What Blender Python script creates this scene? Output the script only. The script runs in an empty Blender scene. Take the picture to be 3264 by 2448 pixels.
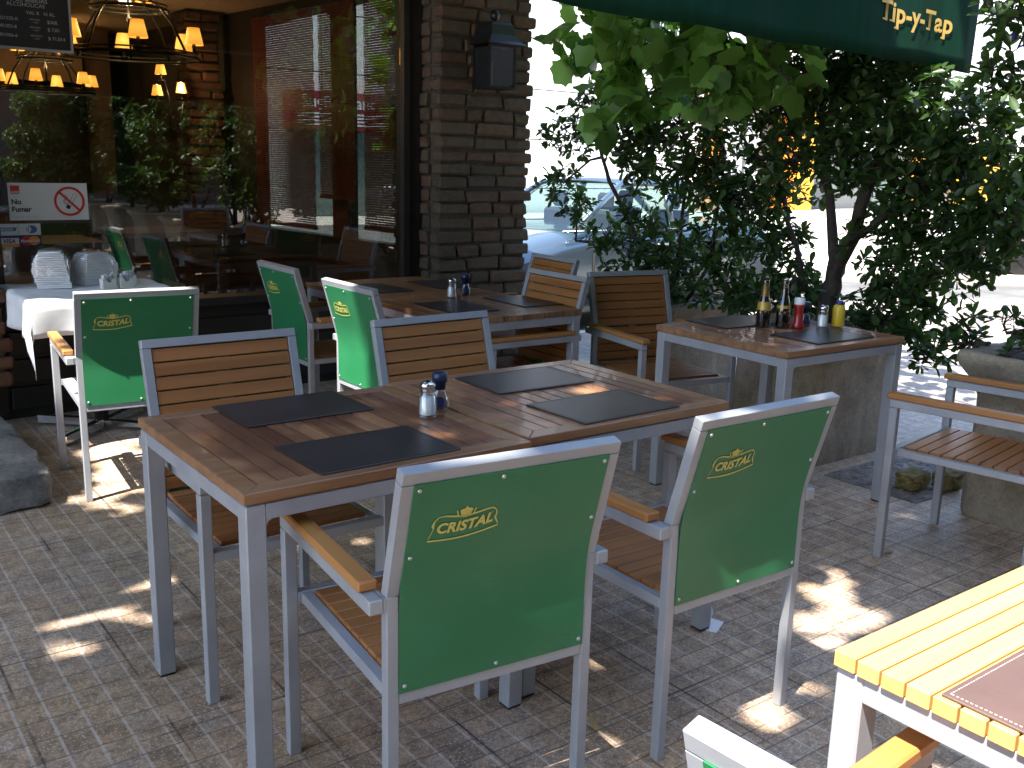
import bpy, bmesh, math, random
import numpy as np
from mathutils import Vector, Matrix
R = math.radians
C = bpy.context.scene.collection
scn = bpy.context.scene

# ------------------------------------------------------------------ camera
CAM_H = 1.4265
def cam_axes(yaw=36.947, pitch=12.779, roll=1.457):
    yw, p, r = R(yaw), R(pitch), R(roll)
    F = Vector((math.sin(yw)*math.cos(p), math.cos(yw)*math.cos(p), -math.sin(p)))
    R0 = Vector((math.cos(yw), -math.sin(yw), 0)); U0 = R0.cross(F)
    Rt = math.cos(r)*R0 + math.sin(r)*U0; Up = -math.sin(r)*R0 + math.cos(r)*U0
    return F, Rt, Up
_F, _R, _U = cam_axes()
cd = bpy.data.cameras.new('camera'); cam = bpy.data.objects.new('camera', cd); C.objects.link(cam)
cd.sensor_width = 36; cd.lens = 3115.9/3264*36; cd.clip_start = 0.05; cd.clip_end = 500
M = Matrix((( _R.x, _U.x, -_F.x, 0), (_R.y, _U.y, -_F.y, 0), (_R.z, _U.z, -_F.z, CAM_H), (0, 0, 0, 1)))
cam.matrix_world = M
scn.camera = cam

# ------------------------------------------------------------------ light
SUN = Vector((-0.436, -0.135, 0.884)).normalized()        # direction towards the sun
world = bpy.data.worlds.new('World'); scn.world = world; world.use_nodes = True
nt = world.node_tree; bg = nt.nodes['Background']
sky = nt.nodes.new('ShaderNodeTexSky'); sky.sky_type = 'NISHITA'; sky.sun_disc = False
sky.sun_elevation = math.asin(SUN.z); sky.sun_rotation = math.atan2(SUN.x, SUN.y)
nt.links.new(sky.outputs[0], bg.inputs[0]); bg.inputs[1].default_value = 0.15
sl = bpy.data.lights.new('sun', 'SUN'); sl.energy = 5.0; sl.angle = R(0.5); sl.color = (1, .95, .87)
so = bpy.data.objects.new('sun', sl); C.objects.link(so)
so.rotation_euler = SUN.to_track_quat('Z', 'Y').to_euler()
scn.view_settings.view_transform = 'Standard'; scn.view_settings.look = 'None'
scn.view_settings.exposure = 2.2; scn.view_settings.gamma = 1.0
scn.cycles.max_bounces = 10; scn.cycles.transparent_max_bounces = 24
scn.cycles.sample_clamp_indirect = 6

# ------------------------------------------------------------------ materials
MATS = {}
def nodes(name):
    m = bpy.data.materials.new(name); m.use_nodes = True; MATS[name] = m
    t = m.node_tree; return m, t, t.nodes['Principled BSDF']
def N(t, typ, **kw):
    n = t.nodes.new(typ)
    for k, v in kw.items():
        if k in ('operation', 'blend_type', 'data_type', 'noise_dimensions', 'feature', 'distance', 'wave_type', 'bands_direction', 'interpolation_type'): setattr(n, k, v)
        else: n.inputs[k].default_value = v
    return n
def math_(t, op, a, b=None):
    n = t.nodes.new('ShaderNodeMath'); n.operation = op
    for i, v in enumerate((a, b)):
        if v is None: continue
        if isinstance(v, (int, float)): n.inputs[i].default_value = v
        else: t.links.new(v, n.inputs[i])
    return n.outputs[0]
def mixc(t, fac, a, b, blend='MIX'):
    n = t.nodes.new('ShaderNodeMix'); n.data_type = 'RGBA'; n.blend_type = blend
    for sock, v in ((n.inputs[0], fac), (n.inputs[6], a), (n.inputs[7], b)):
        if isinstance(v, (int, float)): sock.default_value = v
        elif isinstance(v, tuple): sock.default_value = (*v, 1) if len(v) == 3 else v
        else: t.links.new(v, sock)
    return n.outputs[2]
def ramp(t, fac, pts):
    n = t.nodes.new('ShaderNodeValToRGB'); t.links.new(fac, n.inputs[0])
    el = n.color_ramp.elements
    while len(el) < len(pts): el.new(.5)
    for e, (p, c) in zip(el, pts): e.position = p; e.color = (*c, 1) if not isinstance(c, float) else (c, c, c, 1)
    return n.outputs[0]
def coords(t, scale=(1, 1, 1), kind='Object', loc=(0, 0, 0), rot=(0, 0, 0)):
    tc = t.nodes.new('ShaderNodeTexCoord'); mp = t.nodes.new('ShaderNodeMapping')
    mp.inputs['Scale'].default_value = scale; mp.inputs['Location'].default_value = loc; mp.inputs['Rotation'].default_value = rot
    t.links.new(tc.outputs[kind], mp.inputs[0]); return mp.outputs[0]
def noise(t, vec, scale, detail=4, rough=.55):
    n = t.nodes.new('ShaderNodeTexNoise'); n.inputs['Scale'].default_value = scale; n.inputs['Detail'].default_value = detail
    n.inputs['Roughness'].default_value = rough; t.links.new(vec, n.inputs['Vector']); return n.outputs['Fac']
def bump(t, bsdf, h, strength=.3, dist=.002):
    b = t.nodes.new('ShaderNodeBump'); b.inputs['Strength'].default_value = strength; b.inputs['Distance'].default_value = dist
    t.links.new(h, b.inputs['Height']); t.links.new(b.outputs[0], bsdf.inputs['Normal'])
def simple(name, col, rough=.5, metal=0, spec=.5, var=.12, scale=8, emit=None, es=1, coat=0, bumps=0, trans=0):
    m, t, b = nodes(name)
    v = coords(t); f = noise(t, v, scale, 5)
    lo = tuple(c*(1-var) for c in col); hi = tuple(min(1, c*(1+var)) for c in col)
    t.links.new(ramp(t, f, [(.3, lo), (.7, hi)]), b.inputs['Base Color'])
    b.inputs['Roughness'].default_value = rough; b.inputs['Metallic'].default_value = metal
    b.inputs['Specular IOR Level'].default_value = spec; b.inputs['Coat Weight'].default_value = coat
    b.inputs['Transmission Weight'].default_value = trans
    if emit: b.inputs['Emission Color'].default_value = (*emit, 1); b.inputs['Emission Strength'].default_value = es
    if bumps: bump(t, b, noise(t, v, scale*8, 4), bumps, .003)
    return m
def wood(name, dark, light, grain_axis=0, rough=.45, scale=1.0, patch=None, coat=0, slat=.05, slat_axis=1):
    m, t, b = nodes(name)
    sc = [26*scale]*3; sc[grain_axis] = 1.6*scale
    v = coords(t, tuple(sc)); oi = t.nodes.new('ShaderNodeObjectInfo')
    va = t.nodes.new('ShaderNodeVectorMath'); va.operation = 'ADD'; t.links.new(v, va.inputs[0])
    cmb = t.nodes.new('ShaderNodeCombineXYZ'); mu = math_(t, 'MULTIPLY', oi.outputs['Random'], 37.0)
    for i in range(3): t.links.new(mu, cmb.inputs[i])
    t.links.new(cmb.outputs[0], va.inputs[1])
    # one tone per slat
    raw = coords(t); sp = t.nodes.new('ShaderNodeSeparateXYZ'); t.links.new(raw, sp.inputs[0])
    cell = math_(t, 'FLOOR', math_(t, 'DIVIDE', sp.outputs[slat_axis], slat))
    wn = t.nodes.new('ShaderNodeTexWhiteNoise'); wn.noise_dimensions = '1D'; t.links.new(math_(t, 'ADD', cell, mu), wn.inputs['W'])
    f = noise(t, va.outputs[0], 1, 6, .65)
    f2 = math_(t, 'ADD', math_(t, 'MULTIPLY', f, .75), math_(t, 'MULTIPLY', wn.outputs['Value'], .3))
    col = ramp(t, f2, [(.3, dark), (.75, light)])
    if patch:
        big = noise(t, raw, 5, 3); col = mixc(t, ramp(t, big, [(.44, (0., 0., 0.)), (.58, (1., 1., 1.))]), col, mixc(t, .72, col, patch, 'MIX'))
    t.links.new(col, b.inputs['Base Color'])
    rr = t.nodes.new('ShaderNodeMapRange'); rr.inputs[3].default_value = rough-.1; rr.inputs[4].default_value = rough+.15
    t.links.new(f, rr.inputs[0]); t.links.new(rr.outputs[0], b.inputs['Roughness'])
    b.inputs['Coat Weight'].default_value = coat
    bump(t, b, f, .25, .001)
    return m

# painted steel
m, t, b = nodes('silver_paint')
v = coords(t); f = noise(t, v, 160, 2); g = noise(t, v, 6, 5)
v2 = coords(t, (1, 1, .25)); t.links.new(mixc(t, ramp(t, noise(t, v2, 55, 8, .75), [(.63, (0., 0., 0.)), (.70, (1., 1., 1.))]), ramp(t, g, [(.3, (.29, .30, .325)), (.7, (.37, .38, .40))]), (.30, .29, .27)), b.inputs['Base Color'])
b.inputs['Metallic'].default_value = .25; b.inputs['Roughness'].default_value = .42; bump(t, b, f, .08, .0006)

wood('slat_wood', (.23, .085, .022), (.35, .145, .042), 0, .42, slat=.0425, slat_axis=2)
wood('seat_wood', (.22, .085, .025), (.35, .145, .045), 0, .42, slat=.045, slat_axis=1)
wood('arm_wood', (.30, .12, .03), (.42, .19, .055), 1, .4, slat=.9)
wood('table_wood', (.10, .036, .015), (.44, .21, .10), 1, .38, patch=(.10, .036, .02), slat=.05, slat_axis=0, coat=.15)
wood('table_border', (.17, .078, .035), (.46, .25, .125), 0, .36, slat=.9, coat=.1)
wood('table_wood_side', (.11, .05, .022), (.34, .18, .085), 0, .33, patch=(.16, .07, .035), slat=.0398, slat_axis=1, coat=.15)
wood('sun_wood', (.50, .27, .085), (.68, .40, .14), 0, .4, slat=.0385, slat_axis=1)  # brighter copy of the table wood, sunlight put into the colour

m, t, b = nodes('green_panel')
v = coords(t); f = noise(t, v, 3, 3)
sc1 = math_(t, 'LESS_THAN', math_(t, 'ABSOLUTE', math_(t, 'SUBTRACT', noise(t, coords(t, (3, 3, 11), rot=(0, .7, 0)), 2.3, 8, .8), .5)), .0022); msk = ramp(t, noise(t, v, 6, 2), [(.56, 0.0), (.62, .35)])
t.links.new(mixc(t, math_(t, 'MULTIPLY', sc1, msk), ramp(t, f, [(.3, (.012, .135, .047)), (.7, (.022, .165, .066))]), (.25, .42, .30)), b.inputs['Base Color'])
b.inputs['Roughness'].default_value = .45; b.inputs['Coat Weight'].default_value = .18; b.inputs['Coat Roughness'].default_value = .22
bump(t, b, noise(t, v, 2.2, 2), .15, .01)
simple('logo_yellow', (.56, .49, .11), .4, var=.05)
simple('screw_steel', (.62, .62, .62), .3, .8, var=.05)
simple('black_rubber', (.015, .015, .016), .6)
m, t, b = nodes('leather_mat')
v = coords(t); f = noise(t, v, 220, 3); g = noise(t, v, 5, 4)
t.links.new(ramp(t, g, [(.3, (.024, .019, .018)), (.7, (.042, .034, .031))]), b.inputs['Base Color'])
b.inputs['Roughness'].default_value = .38; bump(t, b, f, .25, .0008)
simple('brown_mat', (.085, .05, .042), .55, bumps=.3)
simple('stitch', (.45, .42, .38), .7)

# terrazzo floor tiles
def tiles(name, px, py, jw, cols, jx, jy, warm, rough=.55, swap=None, chips=1.0, block=(4, 3)):
    m, t, b = nodes(name)
    tc = t.nodes.new('ShaderNodeTexCoord'); raw = tc.outputs['Object']
    sp = t.nodes.new('ShaderNodeSeparateXYZ'); t.links.new(raw, sp.inputs[0])
    X0, Y0 = math_(t, 'ADD', sp.outputs[0], 100.0-.349+px*3000), math_(t, 'ADD', sp.outputs[1], -2.312+py*3000)
    X0 = math_(t, 'ADD', sp.outputs[0], 3000*px-.349); 
    def grid(px, py):
        fx, fy = math_(t, 'DIVIDE', X0, px), math_(t, 'DIVIDE', Y0, py)
        cx, cy = math_(t, 'FLOOR', fx), math_(t, 'FLOOR', fy)
        dx = math_(t, 'MULTIPLY', math_(t, 'PINGPONG', fx, .5), px); dy = math_(t, 'MULTIPLY', math_(t, 'PINGPONG', fy, .5), py)
        return cx, cy, dx, dy
    A = grid(px, py)
    if swap is not None:
        B = grid(py, px); s = math_(t, 'GREATER_THAN', sp.outputs[0], swap)
        def mx(a, b_):
            n = t.nodes.new('ShaderNodeMix'); n.data_type = 'FLOAT'; t.links.new(s, n.inputs[0]); t.links.new(a, n.inputs[2]); t.links.new(b_, n.inputs[3]); return n.outputs[0]
        A = [mx(a, b_) for a, b_ in zip(A, B)]
    cx, cy, dx, dy = A
    wob = noise(t, raw, 60, 3); w1 = math_(t, 'MULTIPLY', wob, jw*2)
    jxm = math_(t, 'LESS_THAN', dx, w1); jym = math_(t, 'LESS_THAN', dy, math_(t, 'MULTIPLY', w1, .55))
    cv = t.nodes.new('ShaderNodeCombineXYZ'); t.links.new(cx, cv.inputs[0]); t.links.new(cy, cv.inputs[1])
    wn = t.nodes.new('ShaderNodeTexWhiteNoise'); wn.noise_dimensions = '3D'; t.links.new(cv.outputs[0], wn.inputs['Vector'])
    base = ramp(t, wn.outputs['Value'], [(0, cols[0]), (.5, cols[1]), (1, cols[2])])
    big = noise(t, raw, 2.2, 5, .6)
    base = mixc(t, ramp(t, big, [(.4, (0., 0., 0.)), (.7, (.75, .75, .75))]), base, warm)
    fine = noise(t, raw, 90, 4, .7)
    mot = noise(t, raw, 17, 6, .75)
    base = mixc(t, .8, base, ramp(t, mot, [(.34, (.42, .38, .36)), (.5, (.9, .85, .8)), (.66, (1.3, 1.2, 1.05))]), 'MULTIPLY')
    base = mixc(t, .7, base, ramp(t, fine, [(.35, (.35, .34, .33)), (.62, (1.15, 1.15, 1.15))]), 'MULTIPLY')
    vo = t.nodes.new('ShaderNodeTexVoronoi'); vo.inputs['Scale'].default_value = 130; t.links.new(raw, vo.inputs['Vector'])
    ch = math_(t, 'LESS_THAN', vo.outputs['Distance'], .30)
    sc = t.nodes.new('ShaderNodeSeparateColor'); t.links.new(vo.outputs['Color'], sc.inputs[0])
    ch = math_(t, 'MULTIPLY', math_(t, 'MULTIPLY', ch, math_(t, 'GREATER_THAN', sc.outputs[0], .45)), chips)
    base = mixc(t, ch, base, (.62, .58, .52))
    bl = lambda s_, o_, p_: math_(t, 'LESS_THAN', math_(t, 'MULTIPLY', math_(t, 'PINGPONG', math_(t, 'DIVIDE', math_(t, 'ADD', s_, o_), p_), .5), p_), .0035)
    seam = math_(t, 'MAXIMUM', bl(sp.outputs[0], -.349+30.3, .3032), bl(sp.outputs[1], -2.312+29.5, .2946))
    jcol = mixc(t, .6, jx, ramp(t, mot, [(.35, (.5, .48, .45)), (.65, (1.1, 1.1, 1.1))]), 'MULTIPLY')
    col = mixc(t, jxm, base, jcol); col = mixc(t, jym, col, jy)
    col = mixc(t, math_(t, 'MULTIPLY', seam, ramp(t, noise(t, raw, 3, 3), [(.4, 0.0), (.6, .85)])), col, (.03, .025, .022))
    stain = noise(t, raw, .9, 6, .65)
    col = mixc(t, .5, col, ramp(t, stain, [(.35, (.55, .53, .5)), (.65, (1., 1., 1.))]), 'MULTIPLY')
    t.links.new(col, b.inputs['Base Color'])
    rr = t.nodes.new('ShaderNodeMapRange'); rr.inputs[3].default_value = rough-.12; rr.inputs[4].default_value = rough+.2
    t.links.new(fine, rr.inputs[0]); t.links.new(rr.outputs[0], b.inputs['Roughness'])
    jj = math_(t, 'MAXIMUM', jxm, jym)
    h = math_(t, 'ADD', math_(t, 'MULTIPLY', jj, -1.2), math_(t, 'MULTIPLY', fine, .5))
    bump(t, b, h, .55, .0025)
    return m
tiles('terrace_tile', .0758, .0982, .0035, ((.39, .29, .22), (.57, .43, .32), (.50, .41, .35)), (.66, .55, .46), (.17, .135, .11), (.60, .41, .24), swap=1.12)
tiles('sidewalk_tile', .10, .10, .004, ((.30, .27, .25), (.36, .33, .31), (.33, .30, .29)), (.15, .13, .12), (.14, .12, .11), (.38, .34, .31), chips=.5)
simple('asphalt', (.09, .088, .086), .9, var=.3, scale=3, bumps=.4)
simple('kerb_stone', (.42, .38, .34), .8, var=.2, scale=4, bumps=.3)
m, t, b = nodes('groove_dust'); v = coords(t); t.links.new(ramp(t, noise(t, v, 9, 5, .7), [(.38, (.04, .024, .016)), (.48, (.55, .42, .32))]), b.inputs['Base Color']); b.inputs['Roughness'].default_value = .9
simple('joint_dark', (.03, .027, .025), .9)
m = simple('pebble', (.15, .125, .11), .7, var=.6, scale=14)

# concrete
m, t, b = nodes('rough_concrete')
v = coords(t); f = noise(t, v, 4, 8, .7); g = noise(t, v, 70, 6, .75)
c = ramp(t, f, [(.3, (.20, .165, .12)), (.5, (.34, .28, .205)), (.72, (.46, .39, .29))])
c = mixc(t, .6, c, ramp(t, g, [(.3, (.4, .38, .36)), (.65, (1., 1., 1.))]), 'MULTIPLY')
t.links.new(c, b.inputs['Base Color']); b.inputs['Roughness'].default_value = .9; bump(t, b, g, .8, .006)
m, t, b = nodes('stone')
v = coords(t); f = noise(t, v, 5, 8, .7); g = noise(t, v, 45, 7, .75)
c = ramp(t, f, [(.3, (.12, .115, .105)), (.55, (.26, .25, .23)), (.75, (.42, .40, .37))])
c = mixc(t, .6, c, ramp(t, g, [(.35, (.35, .35, .35)), (.6, (1., 1., 1.))]), 'MULTIPLY')
t.links.new(c, b.inputs['Base Color']); b.inputs['Roughness'].default_value = .85; bump(t, b, g, 1.0, .012)
simple('moss_brick', (.16, .12, .04), .9, var=.5, scale=25, bumps=.8)
simple('soil', (.045, .03, .02), .95, var=.4, scale=20, bumps=.8)
# bricks: colour per brick by position
def brickmat(name, c0, c1, c2):
    m, t, b = nodes(name)
    geo = t.nodes.new('ShaderNodeNewGeometry'); wn = t.nodes.new('ShaderNodeTexWhiteNoise'); wn.noise_dimensions = '1D'
    t.links.new(geo.outputs['Random Per Island'], wn.inputs['W'])
    v = coords(t); f = noise(t, v, 22, 6, .7)
    c = ramp(t, geo.outputs['Random Per Island'], [(0, c0), (.35, c1), (.75, c2), (1, c0)])
    c = mixc(t, .75, c, ramp(t, f, [(.3, (.38, .38, .38)), (.7, (1., 1., 1.))]), 'MULTIPLY')
    t.links.new(c, b.inputs['Base Color']); b.inputs['Roughness'].default_value = .88
    bump(t, b, noise(t, v, 60, 6, .7), .8, .008)
brickmat('brick', (.105, .078, .048), (.08, .06, .038), (.12, .068, .04))
brickmat('inner_brick', (.12, .05, .026), (.09, .04, .022), (.14, .06, .028))
simple('mortar', (.055, .045, .034), .95, var=.3, scale=30, bumps=.6)
simple('black_metal', (.018, .019, .02), .42, .3, var=.3)
simple('window_frame', (.018, .016, .014), .5, var=.3)
simple('dark_wall', (.014, .012, .010), .55, var=.35, scale=4)
simple('lantern_glass_back', (.06, .065, .06), .3)
# window glass: thin, mirror + see-through
m, t, b = nodes('window_glass')
out = t.nodes['Material Output']; tr = t.nodes.new('ShaderNodeBsdfTransparent'); tr.inputs[0].default_value = (.86, .88, .86, 1)
gl = t.nodes.new('ShaderNodeBsdfGlossy'); gl.inputs['Roughness'].default_value = .0; gl.inputs[0].default_value = (1, 1, 1, 1)
fr = t.nodes.new('ShaderNodeFresnel'); fr.inputs[0].default_value = 1.55
mx = t.nodes.new('ShaderNodeMixShader'); t.links.new(math_(t, 'MINIMUM', math_(t, 'MULTIPLY', fr.outputs[0], 2.3), 1.0), mx.inputs[0])
t.links.new(tr.outputs[0], mx.inputs[1]); t.links.new(gl.outputs[0], mx.inputs[2]); t.links.new(mx.outputs[0], out.inputs[0])
def glassy(name, col, rough=.02, ior=1.45, blend=.75, k=1.0):
    m, t, b = nodes(name); out = t.nodes['Material Output']
    tr = t.nodes.new('ShaderNodeBsdfTransparent'); tr.inputs[0].default_value = (*col, 1)
    gl = t.nodes.new('ShaderNodeBsdfGlossy'); gl.inputs['Roughness'].default_value = rough
    lw = t.nodes.new('ShaderNodeLayerWeight'); lw.inputs[0].default_value = .35
    mx = t.nodes.new('ShaderNodeMixShader'); t.links.new(math_(t, 'MULTIPLY', math_(t, 'MINIMUM', math_(t, 'ADD', lw.outputs['Facing'], .08), .8), k), mx.inputs[0])
    t.links.new(tr.outputs[0], mx.inputs[1]); t.links.new(gl.outputs[0], mx.inputs[2]); t.links.new(mx.outputs[0], out.inputs[0])
glassy('shaker_glass', (.88, .9, .9)); glassy('dark_bottle', (.06, .028, .012)); glassy('plastic_wrap', (.96, .97, .98), .10, k=.55)
simple('salt', (.86, .86, .86), .7, var=.03, bumps=.2)
simple('peppercorn', (.06, .04, .03), .7, var=.5, scale=200)
simple('chrome', (.7, .7, .7), .15, 1.0, var=.05)
simple('navy_cap', (.012, .02, .06), .35)
simple('ketchup_red', (.30, .012, .012), .3, coat=.3)
simple('label_white', (.75, .75, .74), .5, var=.03)
simple('mustard_yellow', (.60, .42, .025), .4, coat=.2)
simple('cap_blue', (.02, .03, .20), .4)
simple('gold_label', (.42, .29, .06), .4, .3)
simple('bottle_foil', (.22, .13, .04), .4, .5)
simple('sign_white', (.62, .66, .68), .35, var=.03)
simple('ink_black', (.015, .015, .02), .5); simple('ink_red', (.55, .02, .02), .45); simple('ink_gray', (.45, .48, .5), .5)
simple('ink_navy', (.01, .02, .12), .45); simple('ink_orange', (.75, .28, .02), .45); simple('ink_blue', (.05, .13, .35), .45)
simple('board_black', (.012, .012, .013), .5); simple('board_letter', (.42, .42, .40), .5); simple('board_frame', (.30, .33, .32), .4)
# fabric
m, t, b = nodes('tablecloth')
v = coords(t); f = noise(t, v, 14, 4)
mag = t.nodes.new('ShaderNodeTexMagic'); mag.inputs['Scale'].default_value = 22; mag.turbulence_depth = 1; t.links.new(v, mag.inputs[0])
t.links.new(ramp(t, f, [(.3, (.66, .68, .70)), (.7, (.78, .79, .80))]), b.inputs['Base Color']); b.inputs['Roughness'].default_value = .8
bump(t, b, mag.outputs['Fac'], .12, .001)
m, t, b = nodes('awning_cloth')
v = coords(t, (9, 9, .6)); f = noise(t, v, 3, 6)
t.links.new(ramp(t, f, [(.3, (.002, .026, .014)), (.7, (.004, .038, .021))]), b.inputs['Base Color']); b.inputs['Roughness'].default_value = .85; b.inputs['Specular IOR Level'].default_value = .12
bump(t, b, noise(t, coords(t), 500, 2), .2, .001)
simple('awning_letter', (.62, .40, .09), .6, var=.08)
simple('napkin', (.80, .80, .82), .85, var=.04, bumps=.2)
simple('cream_plastic', (.66, .67, .60), .5, var=.04)
simple('packet_paper', (.5, .52, .56), .6, var=.4, scale=60)
simple('white_plastic', (.78, .78, .77), .4, var=.03)
simple('ketchup_spot', (.45, .14, .05), .7)
# leaves
def leafmat(name, dark, light, trans, tcol, rough=.35, spec=.5):
    m, t, b = nodes(name); out = t.nodes['Material Output']
    geo = t.nodes.new('ShaderNodeNewGeometry')
    c = ramp(t, geo.outputs['Random Per Island'], [(0, dark), (.6, light), (1, tuple(x*.8 for x in dark))])
    t.links.new(c, b.inputs['Base Color']); b.inputs['Roughness'].default_value = rough; b.inputs['Specular IOR Level'].default_value = spec
    tl = t.nodes.new('ShaderNodeBsdfTranslucent'); t.links.new(mixc(t, .7, tcol, mixc(t, 1.0, tcol, ramp(t, geo.outputs['Random Per Island'], [(0, (.3, .35, .3)), (.5, (1.2, 1.2, 1.2)), (1, (.6, .6, .5))]), 'MULTIPLY')), tl.inputs[0])
    mx = t.nodes.new('ShaderNodeMixShader'); mx.inputs[0].default_value = trans
    t.links.new(b.outputs[0], mx.inputs[1]); t.links.new(tl.outputs[0], mx.inputs[2]); t.links.new(mx.outputs[0], out.inputs[0])
leafmat('shrub_leaf', (.014, .032, .009), (.042, .085, .022), .25, (.09, .20, .02), .45, .35)
leafmat('vine_leaf', (.03, .075, .018), (.17, .32, .08), .46, (.34, .70, .11), .4, .5)
leafmat('tree_leaf', (.03, .07, .015), (.07, .14, .03), .3, (.12, .3, .02), .5)
leafmat('dry_leaf', (.38, .27, .10), (.42, .3, .13), .2, (.4, .3, .1), .8)
leafmat('petal_blue', (.03, .03, .35), (.05, .05, .5), .3, (.05, .05, .6), .6)
leafmat('petal_orange', (.75, .20, .04), (.8, .28, .06), .3, (.8, .3, .05), .6)
simple('bark', (.032, .024, .018), .9, var=.4, scale=30, bumps=.8)
# building
simple('facade_white', (.80, .80, .78), .6, var=.03)
simple('facade_gray', (.16, .165, .16), .6); simple('facade_orange', (.80, .27, .03), .6, var=.04); simple('facade_yellow', (.85, .42, .03), .6, var=.04)
simple('facade_glass', (.10, .14, .13), .1, 0, coat=.5); simple('cornice', (.30, .25, .22), .8)
simple('shop_red', (.30, .02, .04), .5)
simple('ceiling_paint', (.30, .21, .14), .8); simple('wall_paint', (.30, .20, .12), .8); simple('tower_brown', (.035, .028, .022), .8); simple('post_brown', (.10, .06, .035), .7); simple('inner_dark', (.025, .013, .008), .6, var=.4, scale=3)
simple('inner_floor', (.05, .03, .02), .4)
simple('blind_wood', (.13, .026, .014), .6, var=.3, scale=20)
m, t, b = nodes('blind_slats'); b.inputs['Base Color'].default_value = (.26, .055, .03, 1); tl = t.nodes.new('ShaderNodeBsdfTranslucent'); tl.inputs[0].default_value = (.42, .07, .035, 1); mx = t.nodes.new('ShaderNodeMixShader'); mx.inputs[0].default_value = .45; t.links.new(b.outputs[0], mx.inputs[1]); t.links.new(tl.outputs[0], mx.inputs[2]); t.links.new(mx.outputs[0], t.nodes['Material Output'].inputs[0])
m, t, b = nodes('dimming_glass'); out = t.nodes['Material Output']; tr = t.nodes.new('ShaderNodeBsdfTransparent'); tr.inputs[0].default_value = (.44, .46, .46, 1); t.links.new(tr.outputs[0], out.inputs[0])  # tint added to dim the bright street behind the blinds
m, t, b = nodes('lamp_shade')
b.inputs['Base Color'].default_value = (.8, .5, .2, 1)
sp = t.nodes.new('ShaderNodeSeparateXYZ'); tc = t.nodes.new('ShaderNodeTexCoord'); t.links.new(tc.outputs['Generated'], sp.inputs[0])
t.links.new(ramp(t, sp.outputs[2], [(0, (.75, .30, .035)), (.6, (1., .46, .06)), (1, (.8, .26, .025))]), b.inputs['Emission Color']); b.inputs['Emission Strength'].default_value = .42
simple('bulb', (1, .8, .5), .5, emit=(1, .72, .35), es=3.0)
simple('downlight', (1, .9, .7), .5, emit=(1, .85, .6), es=1.6)
# cars
def carpaint(name, col, metal=.6):
    m = simple(name, col, .3, metal, var=.03, coat=1.0); return m
carpaint('car_silver_blue', (.10, .14, .17), .8); carpaint('car_white', (.75, .75, .76), .1); carpaint('car_navy', (.03, .04, .09))
glassy('car_glass', (.55, .66, .60), .02, k=.28)
simple('tyre', (.02, .02, .02), .8); simple('rim_alloy', (.5, .5, .52), .3, .8); simple('headlight', (.7, .72, .75), .15, .3, coat=1)
simple('car_interior', (.03, .03, .035), .8); simple('tail_red', (.4, .02, .02), .3)

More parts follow.
